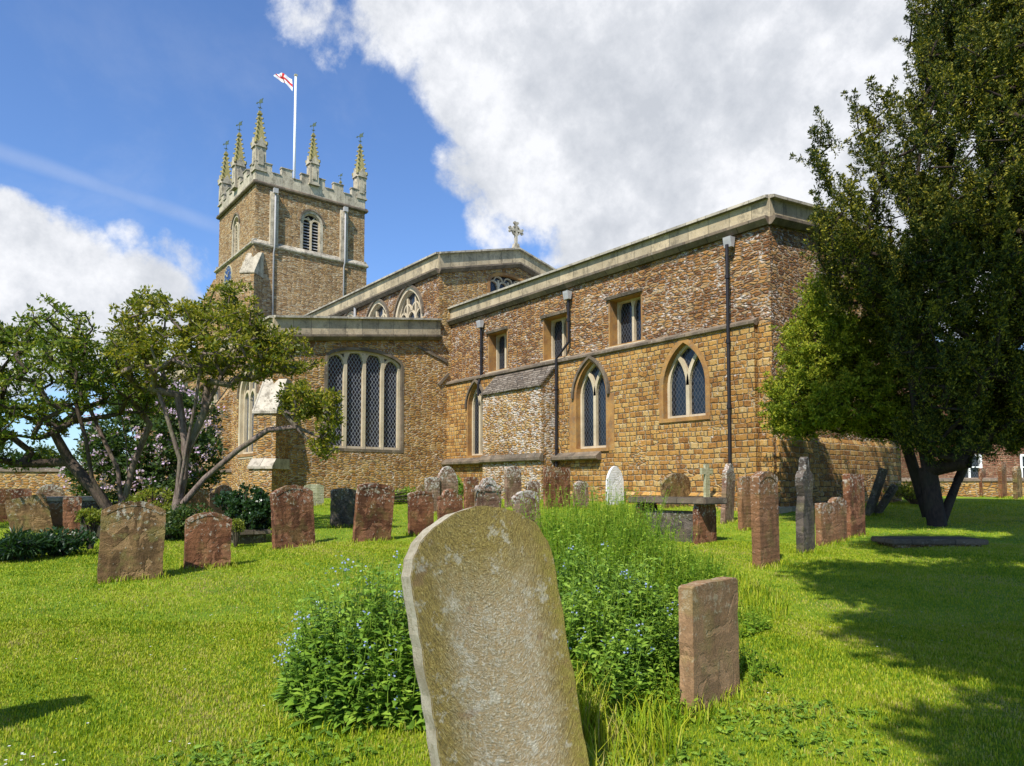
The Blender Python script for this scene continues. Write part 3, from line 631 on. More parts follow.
# the big projection with a stone-slated slope
s0, s1, pj = 9.43, 13.35, 0.78
Fp = Plane(C - Nx*(LP+pj), -Ex, -Nx); zlo = Fp.px(516, 389)[1]; zhi = S_lo.px(530, 371)[1]
bm = bmesh.new(); panel(bm, Fp, [(s0, ZB), (s1, ZB), (s1, zlo), (s0, zlo)])
for s in (s0, s1):
    pts = [S_lo.p(s, ZB), S_lo.p(s, ZB, pj), S_lo.p(s, zlo, pj), S_lo.p(s, zhi)]; quad(bm, pts, Ex if s == s0 else -Ex)
wpart('projection_wall', bm, M_PATCH)
bm = bmesh.new()
A_, B_ = S_lo.p(s0-.06, 0), S_lo.p(s1+.06, 0)
sweep(bm, A_, B_, -Nx, [(-0.02, zhi+.03), (-0.02, zhi+.10), (pj+.09, zlo+.03), (pj+.09, zlo-.05)]); wpart('projection_roof', bm, M_SLATE)
bm = bmesh.new(); sweep(bm, Fp.p(s0-.05, ZPL), Fp.p(s1+.05, ZPL), -Nx, [(-0.05, 0.16), (0.04, 0.16), (0.16, -0.02), (0.16, -0.12), (0.1, -0.17), (-0.05, -0.17)]); wpart('plinth_ledge', bm, M_CORN)

for h in small_h:
    bm = bmesh.new(); ribbon(bm, S_up, h, 0.07, -0.40, 0.008, closed=True, side=.84*WSIDE(h)); o = from_bm('window', bm, M_SURR, church); o['label'] = 'small square headed window of two lights'
    u0, u1 = h[0][0], h[2][0]; z0, z1 = h[0][1], h[1][1]; cu = (u0+u1)/2
    bm = bmesh.new(); ribbon(bm, S_up, h, 0.06, -0.62, -0.42, closed=True, side=-WSIDE(h)); ribbon(bm, S_up, [(cu, z0+.05), (cu, z1-.05)], 0.10, -0.60, -0.43)
    for s in (-1, 1):
        a0, a1 = sorted((cu+s*0.05, cu+s*((u1-u0)/2-0.06))); ribbon(bm, S_up, arch(a0, a1, z1-.4, z1-.25, (a1-a0)*.55, 5)[1:-1], 0.05, -0.59, -0.45)
    from_bm('tracery', bm, M_TRC, o); glaze(S_up, h, 0.56, M_GL2, o)
    bm = bmesh.new(); sweep(bm, S_up.p(u0-.2, z0), S_up.p(u1+.2, z0), -Nx, [(-0.5, 0.05), (0.06, -0.04), (0.06, -0.13), (-0.5, -0.13)]); from_bm('sill', bm, M_TRC, o)
    bm = bmesh.new(); sweep(bm, S_up.p(u0-.08, z1), S_up.p(u1+.14, z1), -Nx, [(-0.3, 0.02), (0.09, 0.02), (0.12, 0.13), (-0.3, 0.17)]); from_bm('lintel', bm, M_CORN, o)
for i, (h, zs) in enumerate(lanc):
    o = win_root(S_lo, h, (0.10, 0.14, 0.17)[i], M_SURR, hood=(i < 2), label='pointed window of two lights with a forked mullion')
    tracery_y(S_lo, h, zs, (0.12, 0.14, 0.14)[i], 0.28, o); glaze(S_lo, h, 0.33, M_GL2, o)
# orange jamb stones beside the middle lancet
u0, u1 = sorted((lanc[1][0][0][0], lanc[1][0][-1][0])); z0 = lanc[1][0][0][1]
bm = bmesh.new()
for a, b in ((u0-.40, u0-.13), (u1+.13, u1+.38)):
    bm = bmesh.new(); poly_extrude(bm, S_lo, [(a, z0-.12), (b, z0-.12), (b, z0+2.0), (a, z0+2.0)], -.1, 0.012); wpart('jamb_stones', bm, M_SURR)

# --- nave and aisle east wall (one plane)
z_ai_r, z_ai_l, z_na, z_ap = 8.95, 7.85, 12.27, 13.57
u0, u1 = E_na.px(326, 449)[0], E_na.px(401, 449)[0]; z0 = E_na.px(363, 449)[1]; zc = E_na.px(363, 350.5)[1]; zj = E_na.px(326, 372)[1]; zj = zc-.60
big = arch(u0, u1, z0, zj, zc-zj, 12)
# nave east window, above the chancel roof
a0, a1 = E_na.px(490, 290)[0], E_na.px(529, 284)[0]; zt = E_na.px(508, 276)[1]
nwin = arch(a0, a1, PB+.6, zt-.55, .55, 10)
bm = bmesh.new()
panel(bm, E_na, [(AS, ZB), (NN, ZB), (NN, z_na), (4.3, z_ap), (NS, z_na), (NS, z_ai_r), (AS, z_ai_l)], [big, nwin], 0.45); wpart('nave_east_wall', bm, M_AISLE)
o = win_root(E_na, big, 0.13, M_CORN, hood=False, sill=False, label='large four light window with pale lattice glazing')
bm = bmesh.new(); uw = (u1-u0)
ribbon(bm, E_na, big, 0.12, -0.36, -0.14, closed=True, side=-WSIDE(big))
for k in (1, 2, 3):
    x = u0+uw*k/4; zt_ = zc-0.08 if k == 2 else zc-0.16; ribbon(bm, E_na, [(x, z0), (x, zt_)], 0.15, -0.34, -0.12)
for k in range(4):
    zz = (zj-.10, zj+.16, zj+.16, zj-.10)[k]; ribbon(bm, E_na, arch(u0+uw*k/4+.06, u0+uw*(k+1)/4-.06, zz-.1, zz, uw/8*.95, 7)[1:-1], 0.11, -0.33, -0.13)
from_bm('tracery', bm, M_TRC, o); glaze(E_na, big, 0.27, M_GL1, o)
o = win_root(E_na, nwin, 0.16, M_SURR, hood=False, sill=False, label='low arched window above the chancel roof')
bm = bmesh.new()
for k in (1, 2, 3): x = a0+(a1-a0)*k/4; ribbon(bm, E_na, [(x, PB), (x, zt-.30)], 0.12, -0.30, -0.14)
for k in range(4): ribbon(bm, E_na, arch(a0+(a1-a0)*k/4+.06, a0+(a1-a0)*(k+1)/4-.06, zt-.8, zt-.62, .25, 6)[1:-1], 0.08, -0.29, -0.15)
for k in range(3): ribbon(bm, E_na, arch(a0+(a1-a0)*(k+.5)/4+.06, a0+(a1-a0)*(k+1.5)/4-.06, zt-.45, zt-.36, .25, 6)[1:-1], 0.07, -0.29, -0.15)
from_bm('tracery', bm, M_TRC, o); glaze(E_na, nwin, 0.27, M_GL2, o)
# rough blocked creasing beside the aisle corner, old roof line
bm = bmesh.new(); ribbon(bm, E_na, [(-1.9, 3.3+4.95), (-0.25, 3.1+4.6)], 0.14, -0.05, 0.06); ribbon(bm, E_na, [(-0.75, 6.5), (-0.15, 7.1)], 0.13, -0.05, 0.08); wpart('old_roof_crease', bm, M_CORN)
# nave gable parapet
parapet(E_na.p(NS-.06, z_na), E_na.p(4.3, z_ap), Ex, 0.72, proud=0.07); parapet(E_na.p(4.301, z_ap), E_na.p(NN+.06, z_na), Ex, 0.72, proud=0.07)
parapet(S_na.p(-0.05, z_na, 0.003), S_na.p(TS-LEN, z_na, 0.003), -Nx, 0.72, proud=0.07)
# aisle parapets
parapet(E_na.p(AS-.06, z_ai_l, .004), E_na.p(NS+.02, z_ai_r, .004), Ex, 0.72, proud=0.10)
parapet(S_ai.p(-0.05, z_ai_l), S_ai.p(TS-LEN, z_ai_l), -Nx, 0.72, proud=0.10)
# gable cross
bm = bmesh.new(); q = E_na.p(4.3, z_ap+.85, -.15); P_ = Plane(q, Nx, Ex)
zq = q.z; poly_extrude(bm, P_, [(-.22, zq-.05), (.22, zq-.05), (.13, zq+.25), (-.13, zq+.25)], -.12, .12)
ribbon(bm, P_, [(0, zq+.2), (0, zq+1.45)], .13, -.07, .07); ribbon(bm, P_, [(-.42, zq+.98), (.42, zq+.98)], .13, -.068, .068)
cc = [(math.cos(t)*.25, zq+.98+math.sin(t)*.25) for t in [k*math.pi/8 for k in range(16)]]; ribbon(bm, P_, cc, .07, -.06, .06, closed=True)
for dx, dz in ((.42, 0), (-.42, 0), (0, .45)):
    for e in (-1, 1):
        x, z = dx, zq+.98+dz; ox, oz = (e*.09, -.03) if dx == 0 else (0, e*.09)
        poly_extrude(bm, P_, [(x+ox+.08*math.cos(t), z+oz+.08*math.sin(t)) for t in [k*math.pi/4 for k in range(8)]], -.055-.004*e, .055+.004*e)
wpart('gable_cross', bm, M_COPE)
# clerestory
cw = []
a = S_na.px(397, 317); b = S_na.px(421, 317); c_ = S_na.px(409, 290)
wd = abs(b[0]-a[0]); first = (a[0]+b[0])/2; a2 = S_na.px(368, 317); b2 = S_na.px(387, 317); step = (a2[0]+b2[0])/2-first
ztop = c_[1]; zsill = ztop-2.6
for k in range(6):
    cu = first+k*step
    if cu+wd/2 < TS-LEN-1: cw.append(arch(cu-wd/2, cu+wd/2, zsill, ztop-wd*.62, wd*.62, 8))
bm = bmesh.new(); panel(bm, S_na, [(0, 7.2), (TS-LEN, 7.2), (TS-LEN, z_na+.1), (0, z_na+.1)], cw, 0.4); wpart('clerestory_wall', bm, M_UP)
for h in cw:
    o = win_root(S_na, h, 0.22, M_TRC, sill=False, hw=.12, label='clerestory window of three lights'); u0, u1 = sorted((h[0][0], h[-1][0])); ww = u1-u0; zs = ztop-wd*.62
    bm = bmesh.new(); ribbon(bm, S_na, h, 0.10, -0.32, -0.14, closed=True, side=-WSIDE(h))
    for k in (1, 2): ribbon(bm, S_na, [(u0+ww*k/3, h[0][1]), (u0+ww*k/3, ztop-.35)], .12, -.3, -.15)
    for k in range(3): ribbon(bm, S_na, arch(u0+ww*k/3+.05, u0+ww*(k+1)/3-.05, zs-.1, zs, ww/6*1.1, 6)[1:-1], .09, -.29, -.16)
    for k in (0.5, 1.5): ribbon(bm, S_na, arch(u0+ww*k/3+.05, u0+ww*(k+1)/3-.05, zs+.35, zs+.42, ww/6*1.1, 6)[1:-1], .07, -.29, -.16)
    from_bm('tracery', bm, M_TRC, o); glaze(S_na, h, 0.27, M_GL2, o)
# roofs
bm = bmesh.new()
quad(bm, [S_ai.p(0.3, z_ai_l+.2, -.3), S_ai.p(TS-LEN, z_ai_l+.2, -.3), S_na.p(TS-LEN, z_ai_r+.1), S_na.p(0.3, z_ai_r+.1)], Zv); wpart('aisle_roof', bm, M_LEAD)
bm = bmesh.new(); L2 = TS-LEN
quad(bm, [S_na.p(.3, z_na+.2, -.3), S_na.p(L2, z_na+.2, -.3), S_na.p(L2, z_ap+.1, -5.01), S_na.p(.3, z_ap+.1, -5.01)], Zv)
quad(bm, [S_na.p(.3, z_na+.2, -9.7), S_na.p(L2, z_na+.2, -9.7), S_na.p(L2, z_ap+.1, -5.01), S_na.p(.3, z_ap+.1, -5.01)], Zv)
N_na = Plane(C + Nx*NN - Ex*LEN, -Ex, Nx); wpart('nave_roof', bm, M_LEAD)
bm = bmesh.new(); panel(bm, N_na, [(0, ZB), (L2, ZB), (L2, z_na+.2), (0, z_na+.2)]); wpart('north_wall', bm, M_UP)
# aisle south wall with windows
aw = [arch(c0-1.1, c0+1.1, 3.0, 5.6, 1.2, 8) for c0 in (3.1, 8.6, 14.2, 19.8)]
bm = bmesh.new(); panel(bm, S_ai, [(0, ZB), (L2, ZB), (L2, z_ai_l+.1), (0, z_ai_l+.1)], aw, .4)
quad(bm, [S_ai.p(L2, ZB), S_ai.p(L2, 8), S_ai.p(L2, 8, -8.2), S_ai.p(L2, ZB, -8.2)], -Ex); wpart('aisle_south_wall', bm, M_AISLE)
for h in aw:
    o = win_root(S_ai, h, 0.22, M_TRC, label='three light aisle window'); u0, u1 = sorted((h[0][0], h[-1][0])); ww = u1-u0
    bm = bmesh.new(); ribbon(bm, S_ai, h, 0.10, -0.32, -0.14, closed=True, side=-WSIDE(h))
    for k in (1, 2): ribbon(bm, S_ai, [(u0+ww*k/3, 3.0), (u0+ww*k/3, 6.3)], .14, -.3, -.15)
    for k in range(3): ribbon(bm, S_ai, arch(u0+ww*k/3+.05, u0+ww*(k+1)/3-.05, 5.3, 5.5, .42, 6)[1:-1], .09, -.29, -.16)
    from_bm('tracery', bm, M_TRC, o); glaze(S_ai, h, 0.27, M_GL1, o)
for c0 in (5.9, 11.4, 17.0, 22.6):
    bm = bmesh.new(); sweep(bm, S_ai.p(c0-.35, 0), S_ai.p(c0+.35, 0), -Nx, [(-.1, ZB), (1.1, ZB), (1.1, 2.6), (.8, 3.0), (.8, 5.2), (-.1, 6.4)]); wpart('buttress', bm, M_AISLE)

# --- diagonal buttresses
def diag_buttress(corner, stages, width, mat, capmat, label=None):
    """stages: (z0, z1, projection); each stage ends in a slope onto the next."""
    D = (Ex-Nx).normalized(); T = (Ex+Nx).normalized(); c0 = Vector(corner); bm = bmesh.new(); CP = []; n = len(stages)
    for i, (z0, z1, pr) in enumerate(stages):
        A = c0 - T*width/2; B = c0 + T*width/2; A.z = B.z = 0
        sweep(bm, A, B, D, [(-.6, z0), (pr, z0), (pr, z1), (-.6, z1)])
        nxt = stages[i+1][2] if i+1 < n else 0.05; rise = (pr-nxt)*(1.1 if i+1 < n else 1.6)
        e = 0.045; A2 = A - T*e; B2 = B + T*e
        caps = bmesh.new(); CP.append(caps); sweep(caps, A2, B2, D, [(-.5, z1+.001), (pr+.07, z1+.001), (pr+.07, z1+.10), (nxt+.01, z1+.10+rise), (-.5, z1+.10+rise)])
    o = from_bm('buttress', bm, mat, church)
    if label: o['label'] = label
    for q in CP: from_bm('weathering', q, capmat, o)
    return o
diag_buttress(E_na.p(AS+.15, 0, -.15), [(ZB, 2.25, 1.25), (2.25, 4.5, 0.95)], 0.95, M_AISLE, M_COPE, 'stepped corner buttress of the aisle')
ob = bmesh.new()
# --- tower
TW = 9.7; TN = -0.70
T0 = C - Ex*TS + Nx*TN                       # south-east corner of the tower
Z1, Z2, Z3, Z4 = 21.05, 26.1, 27.2, 27.85     # set-off, parapet string, crenel sill, merlon top
E_t = Plane(T0, Nx, Ex); S_t = Plane(T0, -Ex, -Nx); W_t = Plane(T0-Ex*TW, Nx, -Ex); N_t = Plane(T0+Nx*TW, -Ex, Nx)
a, b = E_t.px(302.5, 250)[0], E_t.px(320, 250)[0]; zs_, zt_ = E_t.px(311, 252)[1], E_t.px(311, 213.5)[1]
a2, b2 = S_t.px(232.5, 240)[0], S_t.px(239, 240)[0]; wdt = b-a
bel_e = arch(a, b, zs_, zt_-wdt*.5, wdt*.5, 9); cs = (a2+b2)/2; bel_s = arch(cs-wdt/2, cs+wdt/2, zs_, zt_-wdt*.5, wdt*.5, 9)
o_up = bmesh.new()
for pl, hs in ((E_t, [bel_e]), (S_t, [bel_s]), (W_t, []), (N_t, [])):
    panel(o_up, pl, [(0, Z1), (TW, Z1), (TW, Z2), (0, Z2)], hs, .45)
wpart('tower_upper_wall', o_up, M_TOW)
lo = bmesh.new(); e = 0.16
clk = S_t.px(230.5, 277.5); 
for pl in (E_t, S_t, W_t, N_t): panel(lo, pl, [(-e, ZB), (TW+e, ZB), (TW+e, Z1+.02), (-e, Z1+.02)], d=e)
wpart('tower_lower_wall', lo, M_TOW)
def ring_course(z, prof, name, mat, off=0.0):
    bm = bmesh.new()
    for pl, ex in ((E_t, 0), (S_t, .004), (W_t, .008), (N_t, .012)):
        sweep(bm, pl.p(-.2-off, z+ex), pl.p(TW+.2+off, z+ex), pl.n, prof)
    return wpart(name, bm, mat)
ring_course(Z1, [(-.1, .40), (.02, .40), (.34, .05), (.34, -.06), (.2, -.14), (-.1, -.14)], 'string_course', M_COPE)
ring_course(Z2, [(-.1, .16), (.12, .16), (.26, .04), (.26, -.08), (.12, -.16), (-.1, -.16)], 'string_course', M_CORN)
for pl in (E_t, S_t, W_t, N_t):
    L = [(0, 1.3, 1), (1.3, 2.1, 0), (2.1, 3.0, 1), (3.0, 3.8, 0), (3.8, 5.9, 1), (5.9, 6.7, 0), (6.7, 7.6, 1), (7.6, 8.4, 0), (8.4, TW, 1)]
    out = [(0, Z2+.1)]
    for x0, x1, m_ in L: zz_ = Z4 if m_ else Z3; out += [(x0, zz_), (x1, zz_)]
    out.append((TW, Z2+.1)); bm = bmesh.new()
    if pl in (E_t, W_t): poly_extrude(bm, pl, out, -.35, .05)
    else: poly_extrude(bm, pl, [(max(.351-.35, min(TW, x)), z) for x, z in out], -.34, .047)
    o = wpart('battlement', bm, M_TPAR); bm = bmesh.new()
    for x0, x1, m_ in L:
        zz_ = Z4 if m_ else Z3; x0_, x1_ = (x0-.04, x1+.04) if m_ else (x0+.05, x1-.05)
        sweep(bm, pl.p(x0_, zz_+.001), pl.p(x1_, zz_+.001), pl.n, [(-.40, 0), (.12, 0), (.12, .07), (-.12, .15), (-.40, .07)])
    from_bm('coping', bm, M_COPE, o)
bm = bmesh.new(); quad(bm, [E_t.p(.3, Z3-.4, -.3), E_t.p(TW-.3, Z3-.4, -.3), W_t.p(TW-.3, Z3-.4, -.3), W_t.p(.3, Z3-.4, -.3)], Zv); wpart('tower_roof', bm, M_LEAD)
# louvred belfry windows
for pl, h in ((E_t, bel_e), (S_t, bel_s)):
    o = win_root(pl, h, .24, M_TPAR, sill=True, hw=.14, label='louvred belfry window'); u0, u1 = sorted((h[0][0], h[-1][0])); zs = zt_-wdt*.5
    bm = bmesh.new(); cu = (u0+u1)/2; ribbon(bm, pl, h, .10, -.36, -.14, closed=True, side=-WSIDE(h)); ribbon(bm, pl, [(cu, h[0][1]), (cu, zs+.15)], .14, -.34, -.12)
    for s in (-1, 1): x0, x1 = sorted((cu+s*.06, cu+s*(u1-u0)*.47)); ribbon(bm, pl, arch(x0, x1, zs-.2, zs-.05, .32, 6)[1:-1], .10, -.33, -.13)
    ribbon(bm, pl, [(cu, zs+.1), (cu-.3, zs+.45)], .09, -.33, -.13); ribbon(bm, pl, [(cu, zs+.1), (cu+.3, zs+.45)], .09, -.33, -.13)
    from_bm('tracery', bm, M_TRC, o); bm = bmesh.new(); z = h[0][1]+.12
    while z < zs: sweep(bm, pl.p(u0+.03, z), pl.p(u1-.03, z), pl.n, [(-.42, .12), (-.39, .14), (-.20, -.02), (-.23, -.04)]); z += .26
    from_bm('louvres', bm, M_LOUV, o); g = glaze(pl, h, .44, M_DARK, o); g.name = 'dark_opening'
# clock
cu, cz = clk; bm = bmesh.new(); cpl = Plane(S_t.p(0, 0, e), S_t.U, S_t.n)
circ = lambda r, n=28: [(cu+r*math.cos(2*math.pi*k/n), cz+r*math.sin(2*math.pi*k/n)) for k in range(n)]
poly_extrude(bm, cpl, circ(1.0), -.05, .06); o = wpart('clock_face', bm, M_BLUE)
bm = bmesh.new(); ribbon(bm, cpl, circ(1.0), .09, 0, .085, closed=True)
for k in range(12):
    t = k*math.pi/6; ribbon(bm, cpl, [(cu+.68*math.cos(t), cz+.68*math.sin(t)), (cu+.86*math.cos(t), cz+.86*math.sin(t))], .07, .05, .08)
from_bm('clock_numerals', bm, M_GOLD, o)
for t, l in ((2.2, .5), (.6, .75)):
    bm = bmesh.new(); ribbon(bm, cpl, [(cu, cz), (cu+l*math.cos(t), cz+l*math.sin(t))], .07, .085, .11+l*.02); from_bm('clock_hand', bm, M_GOLD, o)
# flat pilaster strips and rain pipes
for u_px, pz1 in ((273, 183), (343, 203)):
    uu = E_t.px(u_px, 230)[0]; bm = bmesh.new(); sweep(bm, E_t.p(uu-.32, 0), E_t.p(uu+.32, 0), Ex, [(-.1, Z1+.1), (.34, Z1+.1), (.34, 24.9), (.2, 25.5), (-.1, 25.9)]); wpart('pilaster', bm, M_TPAR)
    bm = bmesh.new(); tube(bm, [E_t.p(uu, 25.7, .44), E_t.p(uu, Z1+.2, .46), E_t.p(uu, Z1-.2, .44), E_t.p(uu, Z1-.5, .26), E_t.p(uu, 12.0, .26)], .07); o = wpart('drainpipe', bm, M_PIPEG, smooth=True)
    bm = bmesh.new(); box2(bm, E_t.p(uu-.18, 25.4, .34), E_t.p(uu+.18, 25.8, .62)); from_bm('hopper', bm, M_PIPEG, o)
diag_buttress(T0 - Ex*.1 + Nx*.1, [(ZB, 13.0, 1.75), (13.0, 18.3, 1.25)], 1.15, M_TOW, M_TPAR, 'corner buttress of the tower')
def sw_buttress():
    D = (-Ex-Nx).normalized(); T = (Ex-Nx).normalized(); c0 = T0 - Ex*TW; bm = bmesh.new()
    A, B = c0-T*.55, c0+T*.55; A.z = B.z = 0; sweep(bm, A, B, D, [(-.6, ZB), (1.7, ZB), (1.7, 17.3), (.1, 20.2), (-.6, 20.2)]); wpart('buttress', bm, M_TOW)
sw_buttress()
# pinnacles
def pinnacle_mesh():
    bm = bmesh.new(); X, Y = Ex, Nx
    box(bm, (0, 0, 1.15), X, Y, Zv, .42, .42, 1.15)
    for z, r in ((.06, .50), (2.28, .50)): box(bm, (0, 0, z), X, Y, Zv, r, r, .07)
    for k in range(4):                       # gablets on each face
        a = k*math.pi/2; n = Vector((math.cos(a), math.sin(a), 0)); t = Vector((-math.sin(a), math.cos(a), 0)); O = n*.44
        pl = Plane(O, t, n); poly_extrude(bm, pl, [(-.42, 1.95), (.42, 1.95), (0, 2.75)], -.04, .10); poly_extrude(bm, pl, [(-.22, .5), (.22, .5), (.22, 1.5), (0, 1.85), (-.22, 1.5)], -.03, .05)
    sp = bmesh.new()
    levels = [(2.32, .40), (4.75, .09)]; rings = []
    for z, r in levels: rings.append([sp.verts.new((r*math.cos(math.pi/4+k*math.pi/2)*1.3, r*math.sin(math.pi/4+k*math.pi/2)*1.3, z)) for k in range(4)])
    for k in range(4): sp.faces.new((rings[0][k], rings[0][(k+1) % 4], rings[1][(k+1) % 4], rings[1][k]))
    sp.faces.new(rings[1])
    for k in range(4):
        a = math.pi/4+k*math.pi/2; n = Vector((math.cos(a), math.sin(a), 0)); t = Vector((-math.sin(a), math.cos(a), 0))
        for j in range(6):
            f = j/6; r = (.40*(1-f)+.09*f)*1.3+.03; z = 2.35+2.4*f; box(sp, n*r+Zv*(z+.1), n, t, Zv, .085, .06, .055)
        box(sp, n*.60+Zv*2.35, n, t, Zv, .10, .09, .12)
    box(sp, (0, 0, 4.82), X, Y, Zv, .17, .17, .06); box(sp, (0, 0, 4.95), X, Y, Zv, .10, .10, .10)
    va = bmesh.new(); tube(va, [(0, 0, 5.0), (0, 0, 6.05)], .028, 5)
    pl = Plane((0, 0, 0), (1, 0.3, 0), (-.3, 1, 0)); poly_extrude(va, pl, [(-.10, 5.72), (.38, 5.66), (.30, 5.84), (.42, 6.02), (-.10, 5.98)], -.015, .015)
    ribbon(va, pl, [(-.45, 5.85), (-.1, 5.85)], .05, -.02, .02); poly_extrude(va, pl, [(-.52, 5.85), (-.36, 5.95), (-.36, 5.75)], -.02, .02)
    box(va, (0, 0, 5.35), X, Y, Zv, .17, .02, .02); box(va, (0, 0, 5.35), X, Y, Zv, .021, .17, .021)
    out = []
    for n_, b_, m_ in (('pinnacle', bm, M_TPAR), ('spirelet', sp, M_SPIRE), ('weather_vane', va, M_VANE)):
        me = bpy.data.meshes.new(n_); b_.to_mesh(me); b_.free(); me.materials.append(m_); out.append((n_, me))
    return out
PM = pinnacle_mesh()
off = ROOT[church.name]
for (un, us, h_, sc) in ((.35, .35, 0, 1.02), (TW/2, .12, 0, .92), (TW-.35, .35, 0, 1.02), (.12, TW/2, 0, 1.0), (.35, TW-.35, 0, 1.02), (TW/2, TW-.12, 0, .92), (TW-.12, TW/2, 0, .92), (TW-.35, TW-.35, 0, 1.02)):
    P0 = T0 + Nx*un - Ex*us; P0.z = Z3-.1; par = None
    if (un, us) in ((TW/2, TW-.12), (TW-.35, TW-.35)): sc *= .62
    if (un, us) == (TW-.12, TW/2): sc *= .74
    for n_, me in PM:
        o = bpy.data.objects.new(n_, me); COL.objects.link(o)
        if par is None: o.parent = church; o.location = P0 - off; o.scale = (sc, sc, sc); par = o
        else: o.parent = par
# flagpole and flag
fp = T0 - Ex*TW/2 + Nx*(TW/2+.2); bm = bmesh.new(); zt_ = at(292.5, 76, (fp).dot(FWD)).z
tube(bm, [Vector((fp.x, fp.y, Z3-.5)), Vector((fp.x, fp.y, zt_))], [.14, .10], 8); o = wpart('flagpole', bm, M_WHITE, smooth=True)
bm = bmesh.new(); box(bm, (fp.x, fp.y, zt_+.06), Ex, Nx, Zv, .12, .12, .08); from_bm('truck', bm, M_GOLD, o)
nu, nv = 26, 16; Dp = fp.dot(FWD); p0 = at(292, 79, Dp); p1 = at(275.5, 71.5, Dp); V = []; F = []; mi = []
for i in range(nu+1):
    for j in range(nv+1):
        s, t = i/nu, j/nv; hgt = 1.05*(1-.55*s)
        q = p0.lerp(p1, s) + Vector((0, 0, .28*math.sin(s*4)*.3 - (t)*hgt)) + FWD*(.22*math.sin(s*9+t*2)) + RGT*(.10*math.sin(t*5+s*6)*s); V.append(q)
for i in range(nu):
    for j in range(nv):
        k = i*(nv+1)+j; F.append((k, k+1, k+nv+2, k+nv+1)); mi.append(1 if (abs(i+.5-nu*.48) < 1.9 or abs(j+.5-nv/2) < 1.9) else 0)
from_np('flag', np.array([tuple(v) for v in V]), np.array(F), [M_WHITE, M_RED], o, np.array(mi), True)
# --- chancel rain pipes
def pipe(path, hop, mat=M_PIPE):
    bm = bmesh.new(); tube(bm, path, .055, 8); z_hi, z_lo = path[0].z, path[-1].z
    for i in range(len(path)-1):
        a, b = path[i], path[i+1]; d = (b-a); n = int(d.length//1.7)
        for k in range(n):
            q = a + d*((k+.5)/n); tube(bm, [q - d.normalized()*.06, q + d.normalized()*.06], .078, 8)
    o = wpart('drainpipe', bm, mat, smooth=False); bm = bmesh.new(); q = hop
    A, B = q - Ex*.14, q + Ex*.14; sweep(bm, A, B, -Nx, [(-.12, .02), (-.07, -.22), (.07, -.22), (.12, .02), (.13, .10), (-.13, .10)]); from_bm('hopper', bm, M_PIPEG, o); return o
def su(u, v): return S_up.px(u, v)
a = su(733, 250); pipe([S_up.p(a[0], 9.2, .33), S_up.p(a[0], .95, .36)], S_up.p(a[0], 9.35, .22))
a = su(571, 310)[0]; c_ = su(563, 400)[0]; z_a = su(571, 345)[1]; z_b = su(563, 362)[1]
pipe([S_up.p(a, 9.1, .14), S_up.p(a, z_a+.1, .14), S_up.p(c_, z_b+.1, .36), S_up.p(c_, 1.9, .38)], S_up.p(a, 9.25, .20))
a = su(483.5, 340)[0]; z_b = su(486, 392)[1]; pipe([S_up.p(a, 9.0, .14), S_up.p(a, z_b+.8, .14), S_up.p(a-.1, z_b+.4, .36), S_up.p(a-.1, z_b-.2, .38)], S_up.p(a, 9.15, .20))
a = E_na.px(270, 300)[0]
for ux in (352,):                            # lead pipe off the clerestory
    a = S_na.px(ux+5, 300)[0]; bm = bmesh.new(); tube(bm, [S_na.p(a, z_na-.1, .12), S_na.p(a, 8.8, .12)], .08); wpart('drainpipe', bm, M_PIPEG)

# ------------------------------------------------------------------ walls and houses behind
def wall_thing(name, A, B, h, t, mat, cope, label, cat='wall', base=-.3):
    A, B = Vector(A), Vector(B); d = (B-A).normalized(); n = Vector((d.y, -d.x, 0)); zA, zB = float(gh(A.x, A.y)), float(gh(B.x, B.y))
    root = empty(name, ((A.x+B.x)/2, (A.y+B.y)/2, (zA+zB)/2), label, cat)
    A.z, B.z = zA, zB; bm = bmesh.new(); sweep(bm, A, B, n, [(-t/2, base), (t/2, base), (t/2, h), (-t/2, h)]); from_bm('wall_body', bm, mat, root)
    bm = bmesh.new(); sweep(bm, A, B, n, [(-t/2-.06, h+.001), (t/2+.06, h+.001), (t/2+.03, h+.10), (0, h+.18), (-t/2-.03, h+.10)]); from_bm('coping', bm, cope, root); return root
wall_thing('churchyard_wall', W2(-36, 27), W2(-13.0, 33.5), 1.15, .4, M_WALLF, M_CORN, 'low yellow ironstone churchyard wall behind the left trees')
wall_thing('boundary_wall', W2(15.0, 36), W2(40, 30), .75, .35, M_WALLF, M_CORN, 'low stone wall behind the stones beyond the yew')
hs = W2(31, 44); house = empty('brick_house', (hs.x, hs.y, 1.0), 'red brick house with white framed windows far behind the yew', 'house')
hp = Plane(W2(24, 40), RGT, -FWD); fw = [(5.1, 1.95, 6.4, 3.3), (1.5, 1.95, 2.8, 3.3), (9, 1.95, 10.3, 3.3), (1.5, 4.7, 2.8, 6.0), (5.1, 4.7, 6.4, 6.0), (9, 4.7, 10.3, 6.0)]
bm = bmesh.new(); panel(bm, hp, [(0, 0), (14, 0), (14, 7), (0, 7)], [[(a, b), (a, d), (c, d), (c, b)] for a, b, c, d in fw], .15)
hl = Plane(W2(24, 40), FWD, -RGT); panel(bm, hl, [(0, 0), (7, 0), (7, 7), (3.5, 10), (0, 7)]); hr_ = Plane(W2(38, 40), FWD, RGT); panel(bm, hr_, [(0, 0), (7, 0), (7, 7), (3.5, 10), (0, 7)])
from_bm('house_wall', bm, M_BRICK, house); bm = bmesh.new()
for s0_, s1_ in ((-.4, 3.5), (7.4, 3.5)):
    za = 6.7
    quad(bm, [hl.p(s0_, za, .3), hl.p(s1_, 10.05, .3), hr_.p(s1_, 10.05, .3), hr_.p(s0_, za, .3)], Zv)
from_bm('roof', bm, M_SLATE, house)
